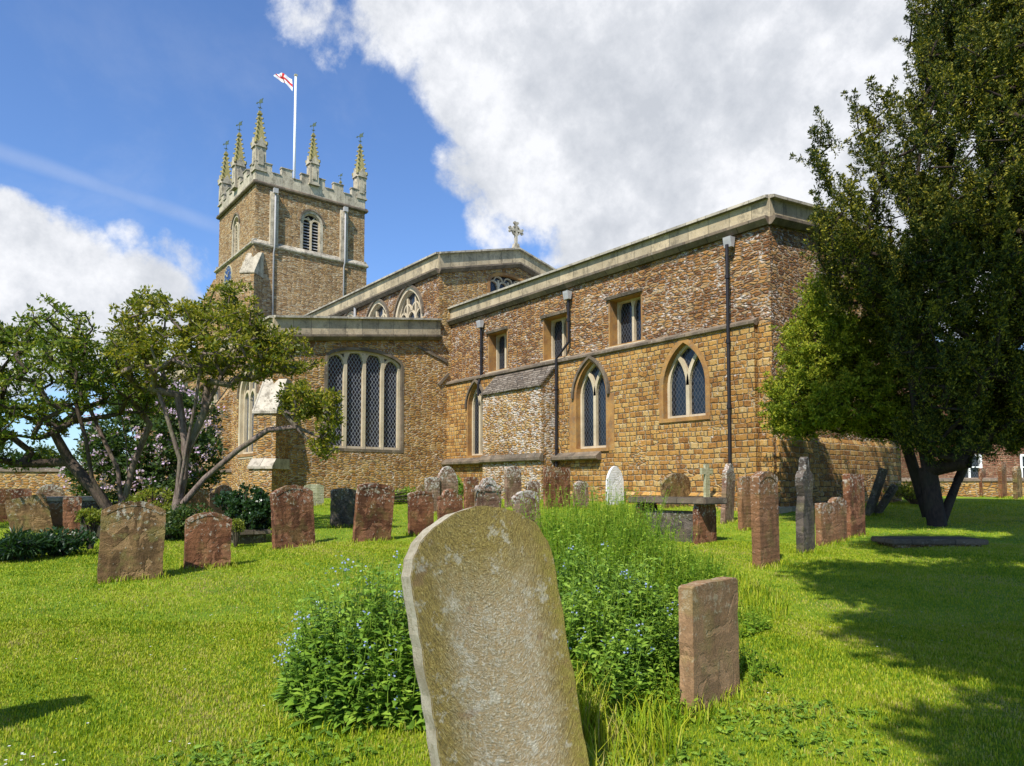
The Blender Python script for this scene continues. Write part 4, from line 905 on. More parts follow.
for a, b, c, d in fw:
    bm = bmesh.new(); ribbon(bm, hp, [(a, b), (a, d), (c, d), (c, b)], .12, -.1, .03, closed=True); ribbon(bm, hp, [((a+c)/2, b), ((a+c)/2, d)], .09, -.09, .0); ribbon(bm, hp, [(a, (b+d)/2), (c, (b+d)/2)], .07, -.09, .004)
    o = from_bm('window', bm, M_WHITE, house); glaze(hp, [(a, b), (a, d), (c, d), (c, b)], .12, M_GL2, o)

# ------------------------------------------------------------------ headstones
def outline(kind, w, h):
    """profile in (y, z), y from -w/2 to w/2, bottom to top and back, below ground at the foot."""
    b = -.35; s = w/2
    if kind == 'segment': r = h-.17*w; pts = [(-s, b), (-s, r)] + [(-s+w*k/14, r+.17*w*(1-(2*k/14-1)**2)) for k in range(1, 14)] + [(s, r), (s, b)]
    elif kind == 'low': r = h-.09*w; pts = [(-s, b), (-s, r)] + [(-s+w*k/14, r+.09*w*(1-(2*k/14-1)**2)) for k in range(1, 14)] + [(s, r), (s, b)]
    elif kind == 'round': r = h-s; pts = [(-s, b), (-s, r)] + [(-s*math.cos(math.pi*k/18), r+s*math.sin(math.pi*k/18)) for k in range(1, 18)] + [(s, r), (s, b)]
    elif kind == 'bigarch': r = h-.42*w; pts = [(-s*.97, b), (-s, r)] + [(-s*math.cos(math.pi*k/24), r+.42*w*math.sin(math.pi*k/24)**.96) for k in range(1, 24)] + [(s, r), (s*.97, b)]
    elif kind == 'shoulder':
        r = h-.30*w; pts = [(-s, b), (-s, r-.02), (-s+.03, r+.03), (-s*.72, r+.03), (-s*.66, r)] + [(-s*.62*math.cos(math.pi*k/12), r+.02+.28*w*math.sin(math.pi*k/12)) for k in range(0, 13)] + [(s*.66, r), (s*.72, r+.03), (s-.03, r+.03), (s, r-.02), (s, b)]
    elif kind == 'gothic': r = h-.72*w; pts = [(-s, b), (-s, r)] + [(-s*math.cos(math.pi/2*k/9)**1.15, r+.72*w*math.sin(math.pi/2*k/9)**1.2) for k in range(1, 9)] + [(0, h)] + [(s*math.cos(math.pi/2*k/9)**1.15, r+.72*w*math.sin(math.pi/2*k/9)**1.2) for k in range(8, 0, -1)] + [(s, r), (s, b)]
    elif kind == 'ogee':
        half = [(-s, b), (-s, h-.52*w), (-s*1.04, h-.46*w), (-s*.93, h-.36*w), (-s*.74, h-.31*w), (-s*.62, h-.27*w), (-s*.52, h-.17*w), (-s*.40, h-.07*w), (-s*.2, h-.01*w), (0, h)]
        pts = half + [(-x, z) for x, z in half[-2::-1]]
    elif kind == 'scroll':
        half = [(-s, b), (-s, h*.42), (-s*.8, h*.50), (-s*.68, h*.60), (-s*.95, h*.70), (-s*.98, h*.78), (-s*.7, h*.84), (-s*.35, h*.86), (-s*.28, h*.92), (-s*.22, h*.98), (0, h)]
        pts = half + [(-x, z) for x, z in half[-2::-1]]
    elif kind == 'flat': pts = [(-s, b), (-s, h-.02), (-s+.03, h), (s-.03, h), (s, h-.02), (s, b)]
    elif kind == 'broken': pts = [(-s*.66, b), (-s*.98, h*.80), (-s*.94, h*.86), (-s*.5, h*.91), (-s*.1, h*.95), (s*.4, h), (s*.62, h*.98), (s*.78, h*.55), (s*.98, b)]
    elif kind == 'cross':
        a = w*.16; zc = h-.36*w*1.15; pts = [(-a*1.5, b), (-a*1.1, zc-a), (-s, zc-a*1.1), (-s, zc+a*1.1), (-a, zc+a), (-a*1.1, h), (a*1.1, h), (a, zc+a), (s, zc+a*1.1), (s, zc-a*1.1), (a*1.1, zc-a), (a*1.5, b)]
    return pts
def headstone_mesh(name, kind, w, h, t, mat, seed, carve=None, rough=.012, panel_in=False, bev=.012):
    rs = random.Random(seed); pts = outline(kind, w, h)
    # resample so that edges can be chipped
    P = []
    for (x0, z0), (x1, z1) in zip(pts, pts[1:]+pts[:1]):
        n = max(1, int(math.hypot(x1-x0, z1-z0)/.07)); P += [(x0+(x1-x0)*k/n, z0+(z1-z0)*k/n) for k in range(n)]
    P = [(x+rs.gauss(0, rough*.22), z+rs.gauss(0, rough*.22)) for x, z in P]
    for _ in range(1 if kind not in ('cross', 'bigarch') else 0):        # chips
        k = rs.randrange(len(P)); x, z = P[k]
        if z > .1: P[k] = (x*(1-.035), z-.02)
    bm = bmesh.new(); pl = Plane((0, 0, 0), (0, 1, 0), (1, 0, 0)); poly_extrude(bm, pl, P, -t/2, t/2)
    bmesh.ops.remove_doubles(bm, verts=bm.verts, dist=.0005)
    eds = [e for e in bm.edges if len(e.link_faces) == 2 and e.calc_face_angle(0) > 1.0 and abs(e.verts[0].co.x-e.verts[1].co.x) < 1e-4]
    bmesh.ops.bevel(bm, geom=eds, offset=bev, segments=2, affect='EDGES', clamp_overlap=True)
    if panel_in == 'rim': ribbon(bm, pl, [(x*.88, .05+(z-.05)*.945) for x, z in pts if z > .05], .03, t/2-.01, t/2+.007)
    elif panel_in:                              # raised rim following the head, as on carved stones
        q = [(x*.84, .12*h+(z-.12*h)*.90) for x, z in pts if z > 0]; ribbon(bm, pl, q, .05, t/2-.01, t/2+.018)
        fc = [(x*.45, h*.78+.12*w*y) for x, y in ((-1, 0), (-.5, .6), (0, .2), (.5, .6), (1, 0))]; ribbon(bm, pl, fc, .05, t/2-.01, t/2+.02)
        for k in range(5):
            zz = h*.62-.09*k; ribbon(bm, pl, [(-w*.30, zz), (w*.30, zz)], .012, t/2-.004, t/2+.004)
    me = bpy.data.meshes.new(name); bm.to_mesh(me); bm.free(); me.materials.append(mat); return me
GS = 'headstones standing in the churchyard grass'
FOOT = []
def grave(u, vb, vt, wpx, kind, mat, label, yaw=0, lean=0, back=0, t=.12, w=None, name='headstone', carve=False, Z=None, cat='gravestone', scale_h=1):
    """u, vb, vt, wpx: where the stone stands and how large it shows; turned into a place and a size on the ground."""
    if Z is None: B = ground_at(u, vb)
    else: q = at(u, vb, Z); B = Vector((q.x, q.y, float(gh(q.x, q.y))))
    if 455 < u < 765 and Z is None:          # keep clear of the chancel wall
        d_ = ray(u, vb); zw = on_plane(u, 485, S_lo.p(0, 0, .45 + (pj if 485 < u < 562 else 0)), -Nx).dot(FWD)-.35
        if B.dot(FWD) > zw: q = at(u, vb, zw); B = Vector((q.x, q.y, float(gh(q.x, q.y))))
    D = B.dot(FWD); ya = R(yaw); Yax = Vector((-math.sin(ya), math.cos(ya), 0)); vd = Vector((B.x, B.y, 0)).normalized(); perp = Vector((vd.y, -vd.x, 0))
    cosf = abs(Yax.dot(perp)); sinf = math.sqrt(max(0, 1-cosf*cosf)); wm = (wpx/FPX*D - t*sinf)/max(.35, cosf)
    if w: wm = w
    top = at(u, vt, D).z; h = top-B.z
    me = headstone_mesh(name, kind, wm, h, t, mat, int(u*7+vb), rough=.014, panel_in=carve)
    o = bpy.data.objects.new(name, me); COL.objects.link(o); o.location = B; o.rotation_euler = (R(lean), R(back), ya)
    tag(o, label, cat, GS); FOOT.append((B.x, B.y, wm, ya)); return o
# foreground
big_o = grave(0, 0, 0, 0, 'low', G_BIG, 'x') if False else None
Bb = W2(.05, 3.35); me = headstone_mesh('headstone', 'bigarch', .74, 1.51, .16, G_BIG, 5, rough=.013, bev=.022)
o = bpy.data.objects.new('headstone', me); COL.objects.link(o); o.location = (Bb.x, Bb.y, float(gh(Bb.x, Bb.y))-.02); o.rotation_euler = (R(7.6), R(-7), R(-14))
tag(o, 'large round-topped foreground headstone covered in pale and olive lichen, leaning', 'gravestone', GS); FOOT.append((Bb.x, Bb.y, .8, R(-9)))
grave(711, 704, 581, 57, 'flat', G_SMO, 'plain square brown headstone standing low at the edge of the alkanet patch', yaw=6, lean=0, t=.11)
# left
grave(130, 580, 501, 57, 'segment', G_BRN, 'thick brown headstone with flaking face, alone on the left lawn', yaw=-6, lean=-2, back=-3, t=.15, carve='rim')
grave(207, 568, 512, 43, 'segment', G_RED, 'smaller dark red headstone right of the flaking brown stone', yaw=-5, lean=-1, t=.12, carve='rim')
grave(294.5, 547, 485, 41, 'segment', G_RED, 'broad red headstone with lichened top in front of the aisle corner buttress', yaw=8, lean=3, back=-2, t=.13, carve='rim')
grave(371.5, 541, 483, 38, 'low', G_RED, 'dark red headstone with lit rim leaning right below the four light window', yaw=-4, lean=-3, back=4, t=.12, carve='rim')
grave(343, 527, 488, 25, 'low', G_DRK, 'blackened headstone just behind the leaning dark red one', yaw=4, t=.1)
grave(314, 506, 484, 19, 'low', G_PAL, 'pale greenish headstone close to the aisle wall', t=.08)
grave(31, 533, 494, 42, 'broken', G_BRN, 'broken brown headstone leaning far to the left above the dark plant', yaw=0, lean=3, back=-4, t=.12)
grave(55, 529, 503, 22, 'segment', G_TAN, 'short arched headstone with a pale patch behind the broken one', yaw=0)
grave(72, 537, 497, 16, 'flat', G_RED, 'narrow upright red headstone by the dark leaning trunk', yaw=-3, lean=1)
grave(91, 541, 514, 20, 'flat', G_DRK, 'squat dark headstone in the shade of the leaning trunk', yaw=-4)
grave(50, 507, 484, 25, 'round', G_GRY, 'round-headed grey headstone rising behind the chest tomb', yaw=0)
grave(10, 522, 489, 34, 'flat', G_RED, 'wide red slab with white lichen along its top at the left edge', yaw=5, t=.16)
grave(224, 524, 485, 27, 'shoulder', G_TAN, 'orange brown headstone beside the ivy mound', yaw=-6, lean=2)
grave(198, 512, 489, 22, 'segment', G_TAN, 'low rounded reddish headstone seen right of the multi-stemmed trunk', lean=-4)
grave(152, 512, 490, 30, 'low', G_TAN, 'tan headstone half hidden behind the yellow green bush', yaw=2)
# centre
grave(421, 535, 491, 26, 'low', G_RED, 'red headstone with whitened top, left of the centre pair', yaw=-5, lean=1, carve='rim')
grave(451, 542, 489, 26, 'shoulder', G_RED, 'red headstone blotched with white lichen, right of the centre pair', yaw=-5, lean=2)
grave(447, 512, 466, 22, 'gothic', G_GRY, 'pale pointed lichened headstone behind the centre pair', yaw=-2)
grave(432, 514, 477, 15, 'low', G_GRY, 'whitened narrow headstone between the centre pair', yaw=-2)
grave(423, 505, 484, 15, 'round', G_BRN, 'small round-headed brown stone near the chancel corner')
grave(488, 537, 478, 27, 'shoulder', G_GRY, 'carved grey headstone with rounded crest behind the foreground stone', yaw=-3, carve=True)
grave(471, 518, 477, 15, 'low', G_RED, 'red headstone with white top peeping out left of the carved grey one')
grave(529, 530, 490, 27, 'segment', G_GRY, 'low arched headstone sinking into the tall weeds', yaw=-4, lean=9)
grave(513, 508, 466, 17, 'segment', G_GRY, 'white blotched headstone under the plinth ledge')
grave(533, 506, 481, 14, 'low', G_GRY, 'small headstone whitened by lichen between two taller ones by the wall')
grave(557, 508, 467, 27, 'flat', G_RED, 'broad red brown slab against the wall under the drainpipe')
grave(581, 508, 481, 15, 'segment', G_GRY, 'small grey headstone just left of the white marble one')
grave(615, 505, 466, 18, 'gothic', G_WHT, 'white marble headstone with a pointed head against the chancel wall', t=.10)
grave(677, 507, 473, 29, 'segment', G_BRN, 'rough dark headstone leaning left behind the table tomb', lean=7, yaw=4)
grave(707, 506, 464, 14, 'cross', G_PAL, 'pale stone cross behind the table tomb', t=.09, name='cross_headstone', w=.55, cat='stone cross')
grave(727, 523, 463, 17, 'ogee', G_GRY, 'tall greenish shaped headstone leaning right by the drainpipe', lean=-9, yaw=14, w=.62)
grave(747, 530, 476, 15, 'low', G_TAN, 'narrow headstone close behind the tall lichened red one', w=.55)
grave(766.5, 566, 471, 30, 'segment', G_TAN, 'tall orange red headstone speckled white in the sunny grass', yaw=4, w=.62, t=.14, lean=1, carve='rim')
# right
grave(806, 553, 457, 26, 'scroll', G_DRK, 'dark scroll-sided headstone with a knob top seen edge on', yaw=12, w=.66, t=.13)
grave(825, 545, 503, 14, 'flat', G_TAN, 'low square tan headstone behind the scroll-sided one', w=.5)
grave(838, 542, 497, 17, 'segment', G_TAN, 'low round-topped tan headstone in the sun', w=.55)
grave(855, 536, 474, 20, 'flat', G_RED, 'tall red headstone whose shaded face is nearly black', w=.66, t=.15)
grave(868, 516, 466, 14, 'low', G_DRK, 'tall black-shaded headstone leaning right', yaw=14, back=17, lean=-6, w=.6, t=.15)  # tree shade is put into this stone's dark colour
grave(876, 515, 480, 14, 'low', G_DRK, 'shorter black-shaded headstone leaning further right', yaw=14, back=30, lean=-8, w=.6, t=.15)  # dark colour carries the tree shade here too
grave(983, 497, 468, 9, 'low', G_RED, 'pinkish headstone just right of the yew trunk', w=.6)
grave(991, 493, 470, 9, 'segment', G_DRK, 'thin dark headstone beyond the yew trunk', w=.5)
grave(1003, 498, 462, 12, 'flat', G_RED, 'tall red headstone in bright grass far right', w=.66, t=.16)
grave(1018, 499, 466, 13, 'round', G_BRN, 'dark round-headed headstone at the right edge', w=.66, t=.16)
q = W2(-3.72, 3.95); me = headstone_mesh('headstone', 'segment', .5, 1.15, .12, G_TAN, 99); o = bpy.data.objects.new('headstone', me); COL.objects.link(o); o.scale = (1, 1.2, 1.28); o.location = (q.x, q.y, float(gh(q.x, q.y)))
tag(o, 'headstone standing just past the left edge of the lawn', 'gravestone', GS)
# table tomb
tb = ground_at(690, 541); ztop = at(690, 499, tb.dot(FWD)).z; tb0 = Vector((tb.x, tb.y, tb.z))
tomb = empty('table_tomb', tb0, 'table tomb with a thin weathered slab on red end stones, half lost in weeds', 'tomb')
cx = tb0 - Ex*.34
bm = bmesh.new(); fs = box(bm, Vector((cx.x, cx.y, ztop-.03)), Ex, Nx, Zv, .98, .38, .065); bmesh.ops.bevel(bm, geom=list(bm.edges), offset=.02, segments=2, affect='EDGES'); from_bm('slab', bm, M_CORN, tomb)
for dx, hw_, nm in ((.70, .30, 'end_stone'), (-.78, .30, 'end_stone')):
    bm = bmesh.new(); pl = Plane(Vector((cx.x+dx, cx.y, 0)), Nx, Ex); z0 = tb0.z-.3; z1 = ztop-.09
    poly_extrude(bm, pl, [(-hw_, z0), (hw_, z0), (hw_, z1-.12), (hw_*.85, z1), (-hw_*.85, z1), (-hw_, z1-.12)], -.06, .06); from_bm(nm, bm, G_RED, tomb)
bm = bmesh.new(); box(bm, Vector((cx.x, cx.y, (ztop+tb0.z)/2-.2)), Ex, Nx, Zv, .60, .22, (ztop-tb0.z)/2-.05); from_bm('shade_infill', bm, G_DRK, tomb)  # dark block added to stand in for the shade under the slab
# chest tombs / ledgers
def chest(u, vb, vt, hx, hy, mat, topm, label, yaw=0):
    B = ground_at(u, vb); h = at(u, vt, B.dot(FWD)).z-B.z; r = empty('chest_tomb', B, label, 'tomb'); ca = Vector((math.cos(R(yaw)), math.sin(R(yaw)), 0)); cb = Vector((-ca.y, ca.x, 0))
    bm = bmesh.new(); box(bm, B+Zv*((h-.1)/2-.15), ca, cb, Zv, hx, hy, (h-.1)/2+.15); from_bm('chest', bm, mat, r)
    bm = bmesh.new(); box(bm, B+Zv*(h-.045), ca, cb, Zv, hx+.09, hy+.09, .05); bmesh.ops.bevel(bm, geom=list(bm.edges), offset=.02, segments=2, affect='EDGES'); from_bm('ledger_slab', bm, topm, r)
chest(62, 521, 497, .75, .75, G_DRK, M_COPE, 'dark chest tomb with a pale ledge behind the broken headstone')
chest(243, 541, 529, .5, .30, G_DRK, M_CORN, 'low dark tomb slab at the foot of the ivy mound')
chest(928, 545, 538, .34, .80, G_BRN, M_CORN, 'long low ledger tomb lying in the shade before the yew', yaw=-40)

# ------------------------------------------------------------------ foliage builders
def leaf_cloud(centres, per, spread, size, rs, aspect=.42, up=0.3, droop=None, outward=None):
    """per leaves round each centre; every leaf a folded diamond. Returns V, F."""
    n = len(centres)*per; c = np.repeat(centres, per, 0)
    sp = np.array(spread) if np.ndim(spread) else np.array([spread]*3)
    if sp.ndim == 2: sp = np.repeat(sp, per, 0)
    off = rs.normal(size=(n, 3)); off /= np.linalg.norm(off, axis=1)[:, None]+1e-9; off *= (rs.random((n, 1))**.5)
    p = c + off*sp
    a = rs.normal(size=(n, 3))*.8 + off*1.1; a[:, 2] += up; a /= np.linalg.norm(a, axis=1)[:, None]+1e-9
    r = rs.normal(size=(n, 3)); b = np.cross(a, r); b /= np.linalg.norm(b, axis=1)[:, None]+1e-9; nn = np.cross(a, b)
    L = size*(.6+.8*rs.random((n, 1))); Wd = L*aspect
    v0 = p; v1 = p + a*L*.5 + b*Wd*.5 + nn*L*.08; v2 = p + a*L; v3 = p + a*L*.5 - b*Wd*.5 + nn*L*.08
    V = np.stack([v0, v1, v2, v3], 1).reshape(-1, 3); k = np.arange(n)*4
    return V, np.stack([k, k+1, k+2, k+3], 1)
def skeleton(base, attract, rs, trunk_pts, r_tip=.012, expo=2.4, bend=.25, seglen=.55):
    """grow branches from a trunk polyline to every attractor; returns nodes, parents, radii"""
    nodes = [np.array(trunk_pts[0][0], float)]; par = [-1]; weight = [0.]
    nodes = []; par = []
    for ti, tp in enumerate(trunk_pts):
        for k, p in enumerate(tp):
            if k == 0 and ti > 0: prev = 0; continue
            nodes.append(np.array(p, float)); par.append(-1 if len(nodes) == 1 else (prev if k > 0 else 0)); prev = len(nodes)-1
    root = np.array(base, float)
    order = np.argsort(np.linalg.norm(attract-root, axis=1)); Nn = np.array(nodes); tips = []
    NA = np.zeros((len(attract)*8+len(nodes)+50, 3)); NA[:len(nodes)] = Nn; cnt = len(nodes); dr = np.zeros(len(NA)); dr[:cnt] = np.linalg.norm(Nn-root, axis=1)
    for ai in order:
        t = attract[ai]; d = np.linalg.norm(NA[:cnt]-t, axis=1); pen = np.maximum(0, dr[:cnt]-np.linalg.norm(t-root))*1.5
        j = int(np.argmin(d+pen+.18*np.maximum(0, (NA[:cnt, 2]-t[2])*1.5))); s = NA[j]; n = max(1, min(6, int(d[j]/seglen))); q = s.copy(); prev = j
        sag = rs.normal(size=3)*bend*d[j]*.5; sag[2] -= .10*d[j]
        for k in range(1, n+1):
            f = k/n; p = s+(t-s)*f + sag*math.sin(math.pi*f) + rs.normal(size=3)*.02*d[j]*(f < 1)
            NA[cnt] = p; dr[cnt] = np.linalg.norm(p-root); par.append(prev); prev = cnt; cnt += 1
            if cnt >= len(NA)-1: break
        tips.append(prev)
        if cnt >= len(NA)-8: break
    w = np.zeros(cnt)
    for t in tips: w[t] += r_tip**expo
    for i in range(cnt-1, 0, -1):
        if par[i] >= 0: w[par[i]] += w[i]
    return NA[:cnt], np.array(par[:cnt]), np.maximum(w, r_tip**expo)**(1/expo)
def tubes_np(N, par, rad, seg=6, maxr=None):
    idx = [i for i in range(len(N)) if par[i] >= 0]; V = []; F = []
    ang = np.arange(seg)*2*math.pi/seg
    k = 0
    for i in idx:
        a, b = N[par[i]], N[i]; d = b-a; l = np.linalg.norm(d)
        if l < 1e-5: continue
        d = d/l; u = np.cross(d, [0, 0, 1.0] if abs(d[2]) < .9 else [1.0, 0, 0]); u /= np.linalg.norm(u); v = np.cross(d, u)
        ra = min(rad[par[i]], rad[i]*1.35); rb = rad[i]
        if maxr: ra, rb = min(ra, maxr), min(rb, maxr)
        c = np.cos(ang)[:, None]*u + np.sin(ang)[:, None]*v
        V.append(a - d*ra*.3 + c*ra); V.append(b + d*rb*.3 + c*rb)
        s = np.arange(seg); F.append(np.stack([k+s, k+(s+1) % seg, k+seg+(s+1) % seg, k+seg+s], 1)); k += 2*seg
    return np.concatenate(V), np.concatenate(F)
def blob_points(blobs, n, rs, shell=.5, flat=None):
    """points in ellipsoids (centre, radii), favouring the outside"""
    vol = np.array([b[1][0]*b[1][1]*b[1][2]*(1 if len(b) < 3 else b[2]) for b in blobs])**.75; pick = rs.choice(len(blobs), n, p=vol/vol.sum()); P = []
    for k in pick:
        c, r = blobs[k][:2]; d = rs.normal(size=3); d /= np.linalg.norm(d); rr = (shell + (1-shell)*rs.random())**.6
        if len(blobs[k]) > 2: d[2] = abs(d[2])*(1 if rs.random() < .94 else -.25); rr = .72+.28*rs.random()**.7; rr *= 1+.15*math.sin(d[0]*7+d[1]*4)+.11*math.sin(d[1]*9+2+d[0]*3)+.05*rs.normal()
        q = RGTn*d[0]*r[0]*rr + FWDn*d[1]*r[1]*rr; P.append(np.array(c) + q + np.array([0, 0, d[2]*r[2]*rr]))
    return np.array(P)
RGTn, FWDn = np.array(RGT), np.array(FWD)
def make_tree(label, trunks, blobs, n_att, per, spread, size, leafm, bark, seed, shell=.35, r_tip=.011, expo=2.3, bend=.22, aspect=.42, up=.3, cat='tree', name='tree', extra_thick=1.0, bare=0.0, leaf_name='crown', spray=None):
    rs = np.random.default_rng(seed); base = trunks[0][0]; root = empty(name, tuple(base), label, cat)
    att = blob_points(blobs, n_att, rs, shell); N, par, rad = skeleton(base, att, rs, trunks, r_tip, expo, bend)
    rad = rad*extra_thick; V, F = tubes_np(N, par, rad); from_np('trunk', V, F, bark, root, smooth=True)
    keep = att[rs.random(len(att)) > bare]
    if spray:                                # upswept conifer sprays that taper to their tips
        ln_, upk, k_ = spray; cc_ = keep.mean(0); ax = keep-cc_; ax[:, 2] = 0; ax /= np.linalg.norm(ax, axis=1)[:, None]+1e-6; ax = ax*.45 + rs.normal(size=ax.shape)*.32; ax[:, 2] += upk; ax /= np.linalg.norm(ax, axis=1)[:, None]
        tt = np.arange(k_)/(k_-1); lens = ln_*(.5+.9*rs.random(len(keep))); cen = keep[:, None]+ax[:, None]*(tt[None, :, None]-.25)*lens[:, None, None]
        sps = np.array(spread)[None, None]*(1.15-.85*tt)[None, :, None]*np.ones((len(keep), 1, 1)); keep = cen.reshape(-1, 3); spread = sps.reshape(-1, 3)
    V, F = leaf_cloud(keep, per, spread, size, rs, aspect, up); from_np(leaf_name, V, F, leafm, root); return root
def PT3(u, v, Z): p = at(u, v, Z); return (p.x, p.y, p.z)
def GP(u, v): p = ground_at(u, v); return (p.x, p.y, p.z-.1)
def BL(u, v, Z, rx, rd, rz): return (PT3(u, v, Z), (rx, rd, rz))
def px2m(px, Z): return px/FPX*Z

# left tree, dark leaning trunk
Za = 15.5
make_tree('broad evergreen tree with a dark leaning trunk at the far left', [[PT3(118, 523, Za), PT3(98, 494, Za), PT3(70, 462, Za), PT3(52, 430, Za+.3), PT3(40, 395, Za+.3)], [PT3(118, 523, Za), PT3(92, 478, Za-.2), PT3(86, 440, Za-.4), PT3(75, 400, Za-.5)]],
    [(*BL(30, 400, Za, 2.3, 2.0, 2.0), 1.6), BL(-30, 390, Za, 1.1, 1.2, .9), BL(20, 425, Za-.5, 1.2, 1.1, .5), BL(-60, 430, Za, 1.3, 1.3, 1.1), BL(105, 395, Za+.3, .4, .6, .22), BL(60, 405, Za-.6, .8, .7, .35), BL(15, 458, Za+.3, 1.0, 1.0, .22), BL(50, 350, Za, .9, 1.0, .4)],
    800, 34, (.145, .145, .075), .10, L_BAY, M_BARKX, 3, shell=.35, r_tip=.0115, expo=2.8)
# thin pale stems between
Zb_ = 16.8
make_tree('slender tree of thin pale stems between the two evergreens', [[PT3(122, 512, Zb_), PT3(128, 478, Zb_), PT3(126, 440, Zb_), PT3(118, 400, Zb_)], [PT3(122, 512, Zb_), PT3(118, 470, Zb_), PT3(100, 432, Zb_), PT3(82, 390, Zb_)], [PT3(122, 512, Zb_), PT3(133, 465, Zb_), PT3(150, 425, Zb_)]],
    [BL(135, 355, Zb_, .8, .8, .6), BL(85, 375, Zb_, .6, .7, .5), BL(150, 400, Zb_, .5, .5, .4)], 80, 36, (.2, .2, .12), .10, L_BAY, M_BARK, 4, r_tip=.011, expo=2.2)
# right hand multi stem tree with reaching branch
Zc = 15.2
make_tree('multi-stemmed evergreen tree with yellow green tops and one long branch reaching right', [[PT3(176, 512, Zc), PT3(184, 478, Zc), PT3(185, 440, Zc), PT3(178, 395, Zc)], [PT3(176, 512, Zc), PT3(205, 478, Zc-.1), PT3(238, 450, Zc-.2), PT3(268, 430, Zc-.3), PT3(296, 427, Zc-.4), PT3(322, 438, Zc-.4)], [PT3(176, 512, Zc), PT3(186, 455, Zc+.2), PT3(205, 410, Zc+.3), PT3(222, 375, Zc+.3)], [PT3(176, 512, Zc), PT3(180, 460, Zc-.1), PT3(165, 410, Zc-.2), PT3(150, 370, Zc-.2)], [PT3(176, 512, Zc), PT3(190, 450, Zc+.1), PT3(215, 405, Zc-.3), PT3(240, 372, Zc-.4)], [PT3(176, 512, Zc), PT3(188, 440, Zc-.3), PT3(196, 400, Zc-.5), PT3(202, 355, Zc-.6)]],
    [(*BL(203, 366, Zc, 2.05, 1.6, 1.55), 2.6), BL(135, 352, Zc, .42, .6, .28), BL(230, 352, Zc+.2, .9, .9, .28), BL(150, 385, Zc, .4, .6, .2), BL(275, 365, Zc-.2, .35, .5, .25), *([BL(302, 400, Zc-.4, .48, .45, .42), BL(326, 410, Zc-.4, .34, .4, .5), BL(324, 444, Zc-.4, .27, .3, .36)]*4), BL(185, 345, Zc-.7, .9, .5, .35)],
    720, 32, (.135, .135, .07), .095, L_BAYC, M_BARK, 5, shell=.3, r_tip=.0105, expo=2.7)
# yew
Zy = 17.3
yb = GP(938, 526)
ytr = [[yb, PT3(935, 480, Zy), PT3(925, 430, Zy), PT3(915, 340, Zy), PT3(915, 200, Zy), PT3(930, 60, Zy)], [yb, PT3(958, 480, Zy+.2), PT3(985, 420, Zy+.3), PT3(1010, 330, Zy+.3), PT3(1020, 180, Zy+.3)], [yb, PT3(928, 470, Zy-.1), PT3(918, 420, Zy), PT3(905, 330, Zy), PT3(875, 220, Zy-.4)]]
make_tree('huge dark yew with a black trunk filling the right side', ytr,
    [BL(985, 50, Zy, 1.15, 2.0, 1.9), BL(1000, 130, Zy, 2.4, 2.6, 3.6), BL(990, 300, Zy, 2.7, 2.8, 2.6), BL(1040, 380, Zy, 2.0, 2.5, 1.6), BL(915, 260, Zy, 1.1, 2.0, 1.9), BL(925, 170, Zy-.2, .55, .9, 1.3), BL(838, 235, Zy-.6, .48, .8, 1.2), BL(824, 160, Zy-.6, .17, .35, 1.2), BL(824, 160, Zy-.6, .17, .35, 1.2), BL(870, 190, Zy-.5, .40, .7, 1.2), BL(881, 130, Zy-.5, .14, .35, 1.0), BL(881, 130, Zy-.5, .14, .35, 1.0), BL(857, 140, Zy-.5, .11, .3, .9), BL(862, 265, Zy-.6, .65, 1.0, 1.0), BL(893, 285, Zy-.7, .6, 1.0, .9), BL(930, 440, Zy-.7, .5, .6, .38), BL(975, 448, Zy-.9, .9, .5, .34), BL(950, 442, Zy-.9, .9, .5, .40), BL(1010, 425, Zy, 1.2, 1.4, .5), BL(1050, 425, Zy+.8, 1.5, 1.6, .7), BL(1000, 260, Zy-1.8, 1.8, .9, 2.0), BL(1030, 60, Zy, 1.6, 2, 2.2), BL(852, 280, Zy-.6, .5, .8, .7), BL(965, 395, Zy, 1.3, 1.8, .9), BL(945, 350, Zy-.8, .95, 1.3, .9), BL(1090, 200, Zy, 2.2, 2.5, 4), BL(918, 75, Zy, .16, .5, .75), BL(945, 40, Zy, .3, .6, 1.0), BL(905, 120, Zy-.3, .14, .4, .5), BL(1000, 5, Zy, 2.0, 2.2, 2.0), BL(975, 425, Zy+.5, 1.6, 1.8, .5), BL(925, 438, Zy-.4, .6, .8, .38), BL(1000, 440, Zy+.6, 1.0, 1.0, .35), BL(960, 320, Zy-1.6, 1.6, .9, 2.2), BL(985, 150, Zy-1.6, 1.6, .9, 2.6)],
    4300, 38, (.14, .14, .13), .075, L_YEW, M_BARKD, 6, shell=.62, r_tip=.009, expo=2.75, aspect=.38, up=.8, name='yew_tree', extra_thick=1.15, spray=(.66, 1.0, 5))
Zl = 19.0
lb = W2((926-512)/FPX*Zl, Zl, 1.0-.2)
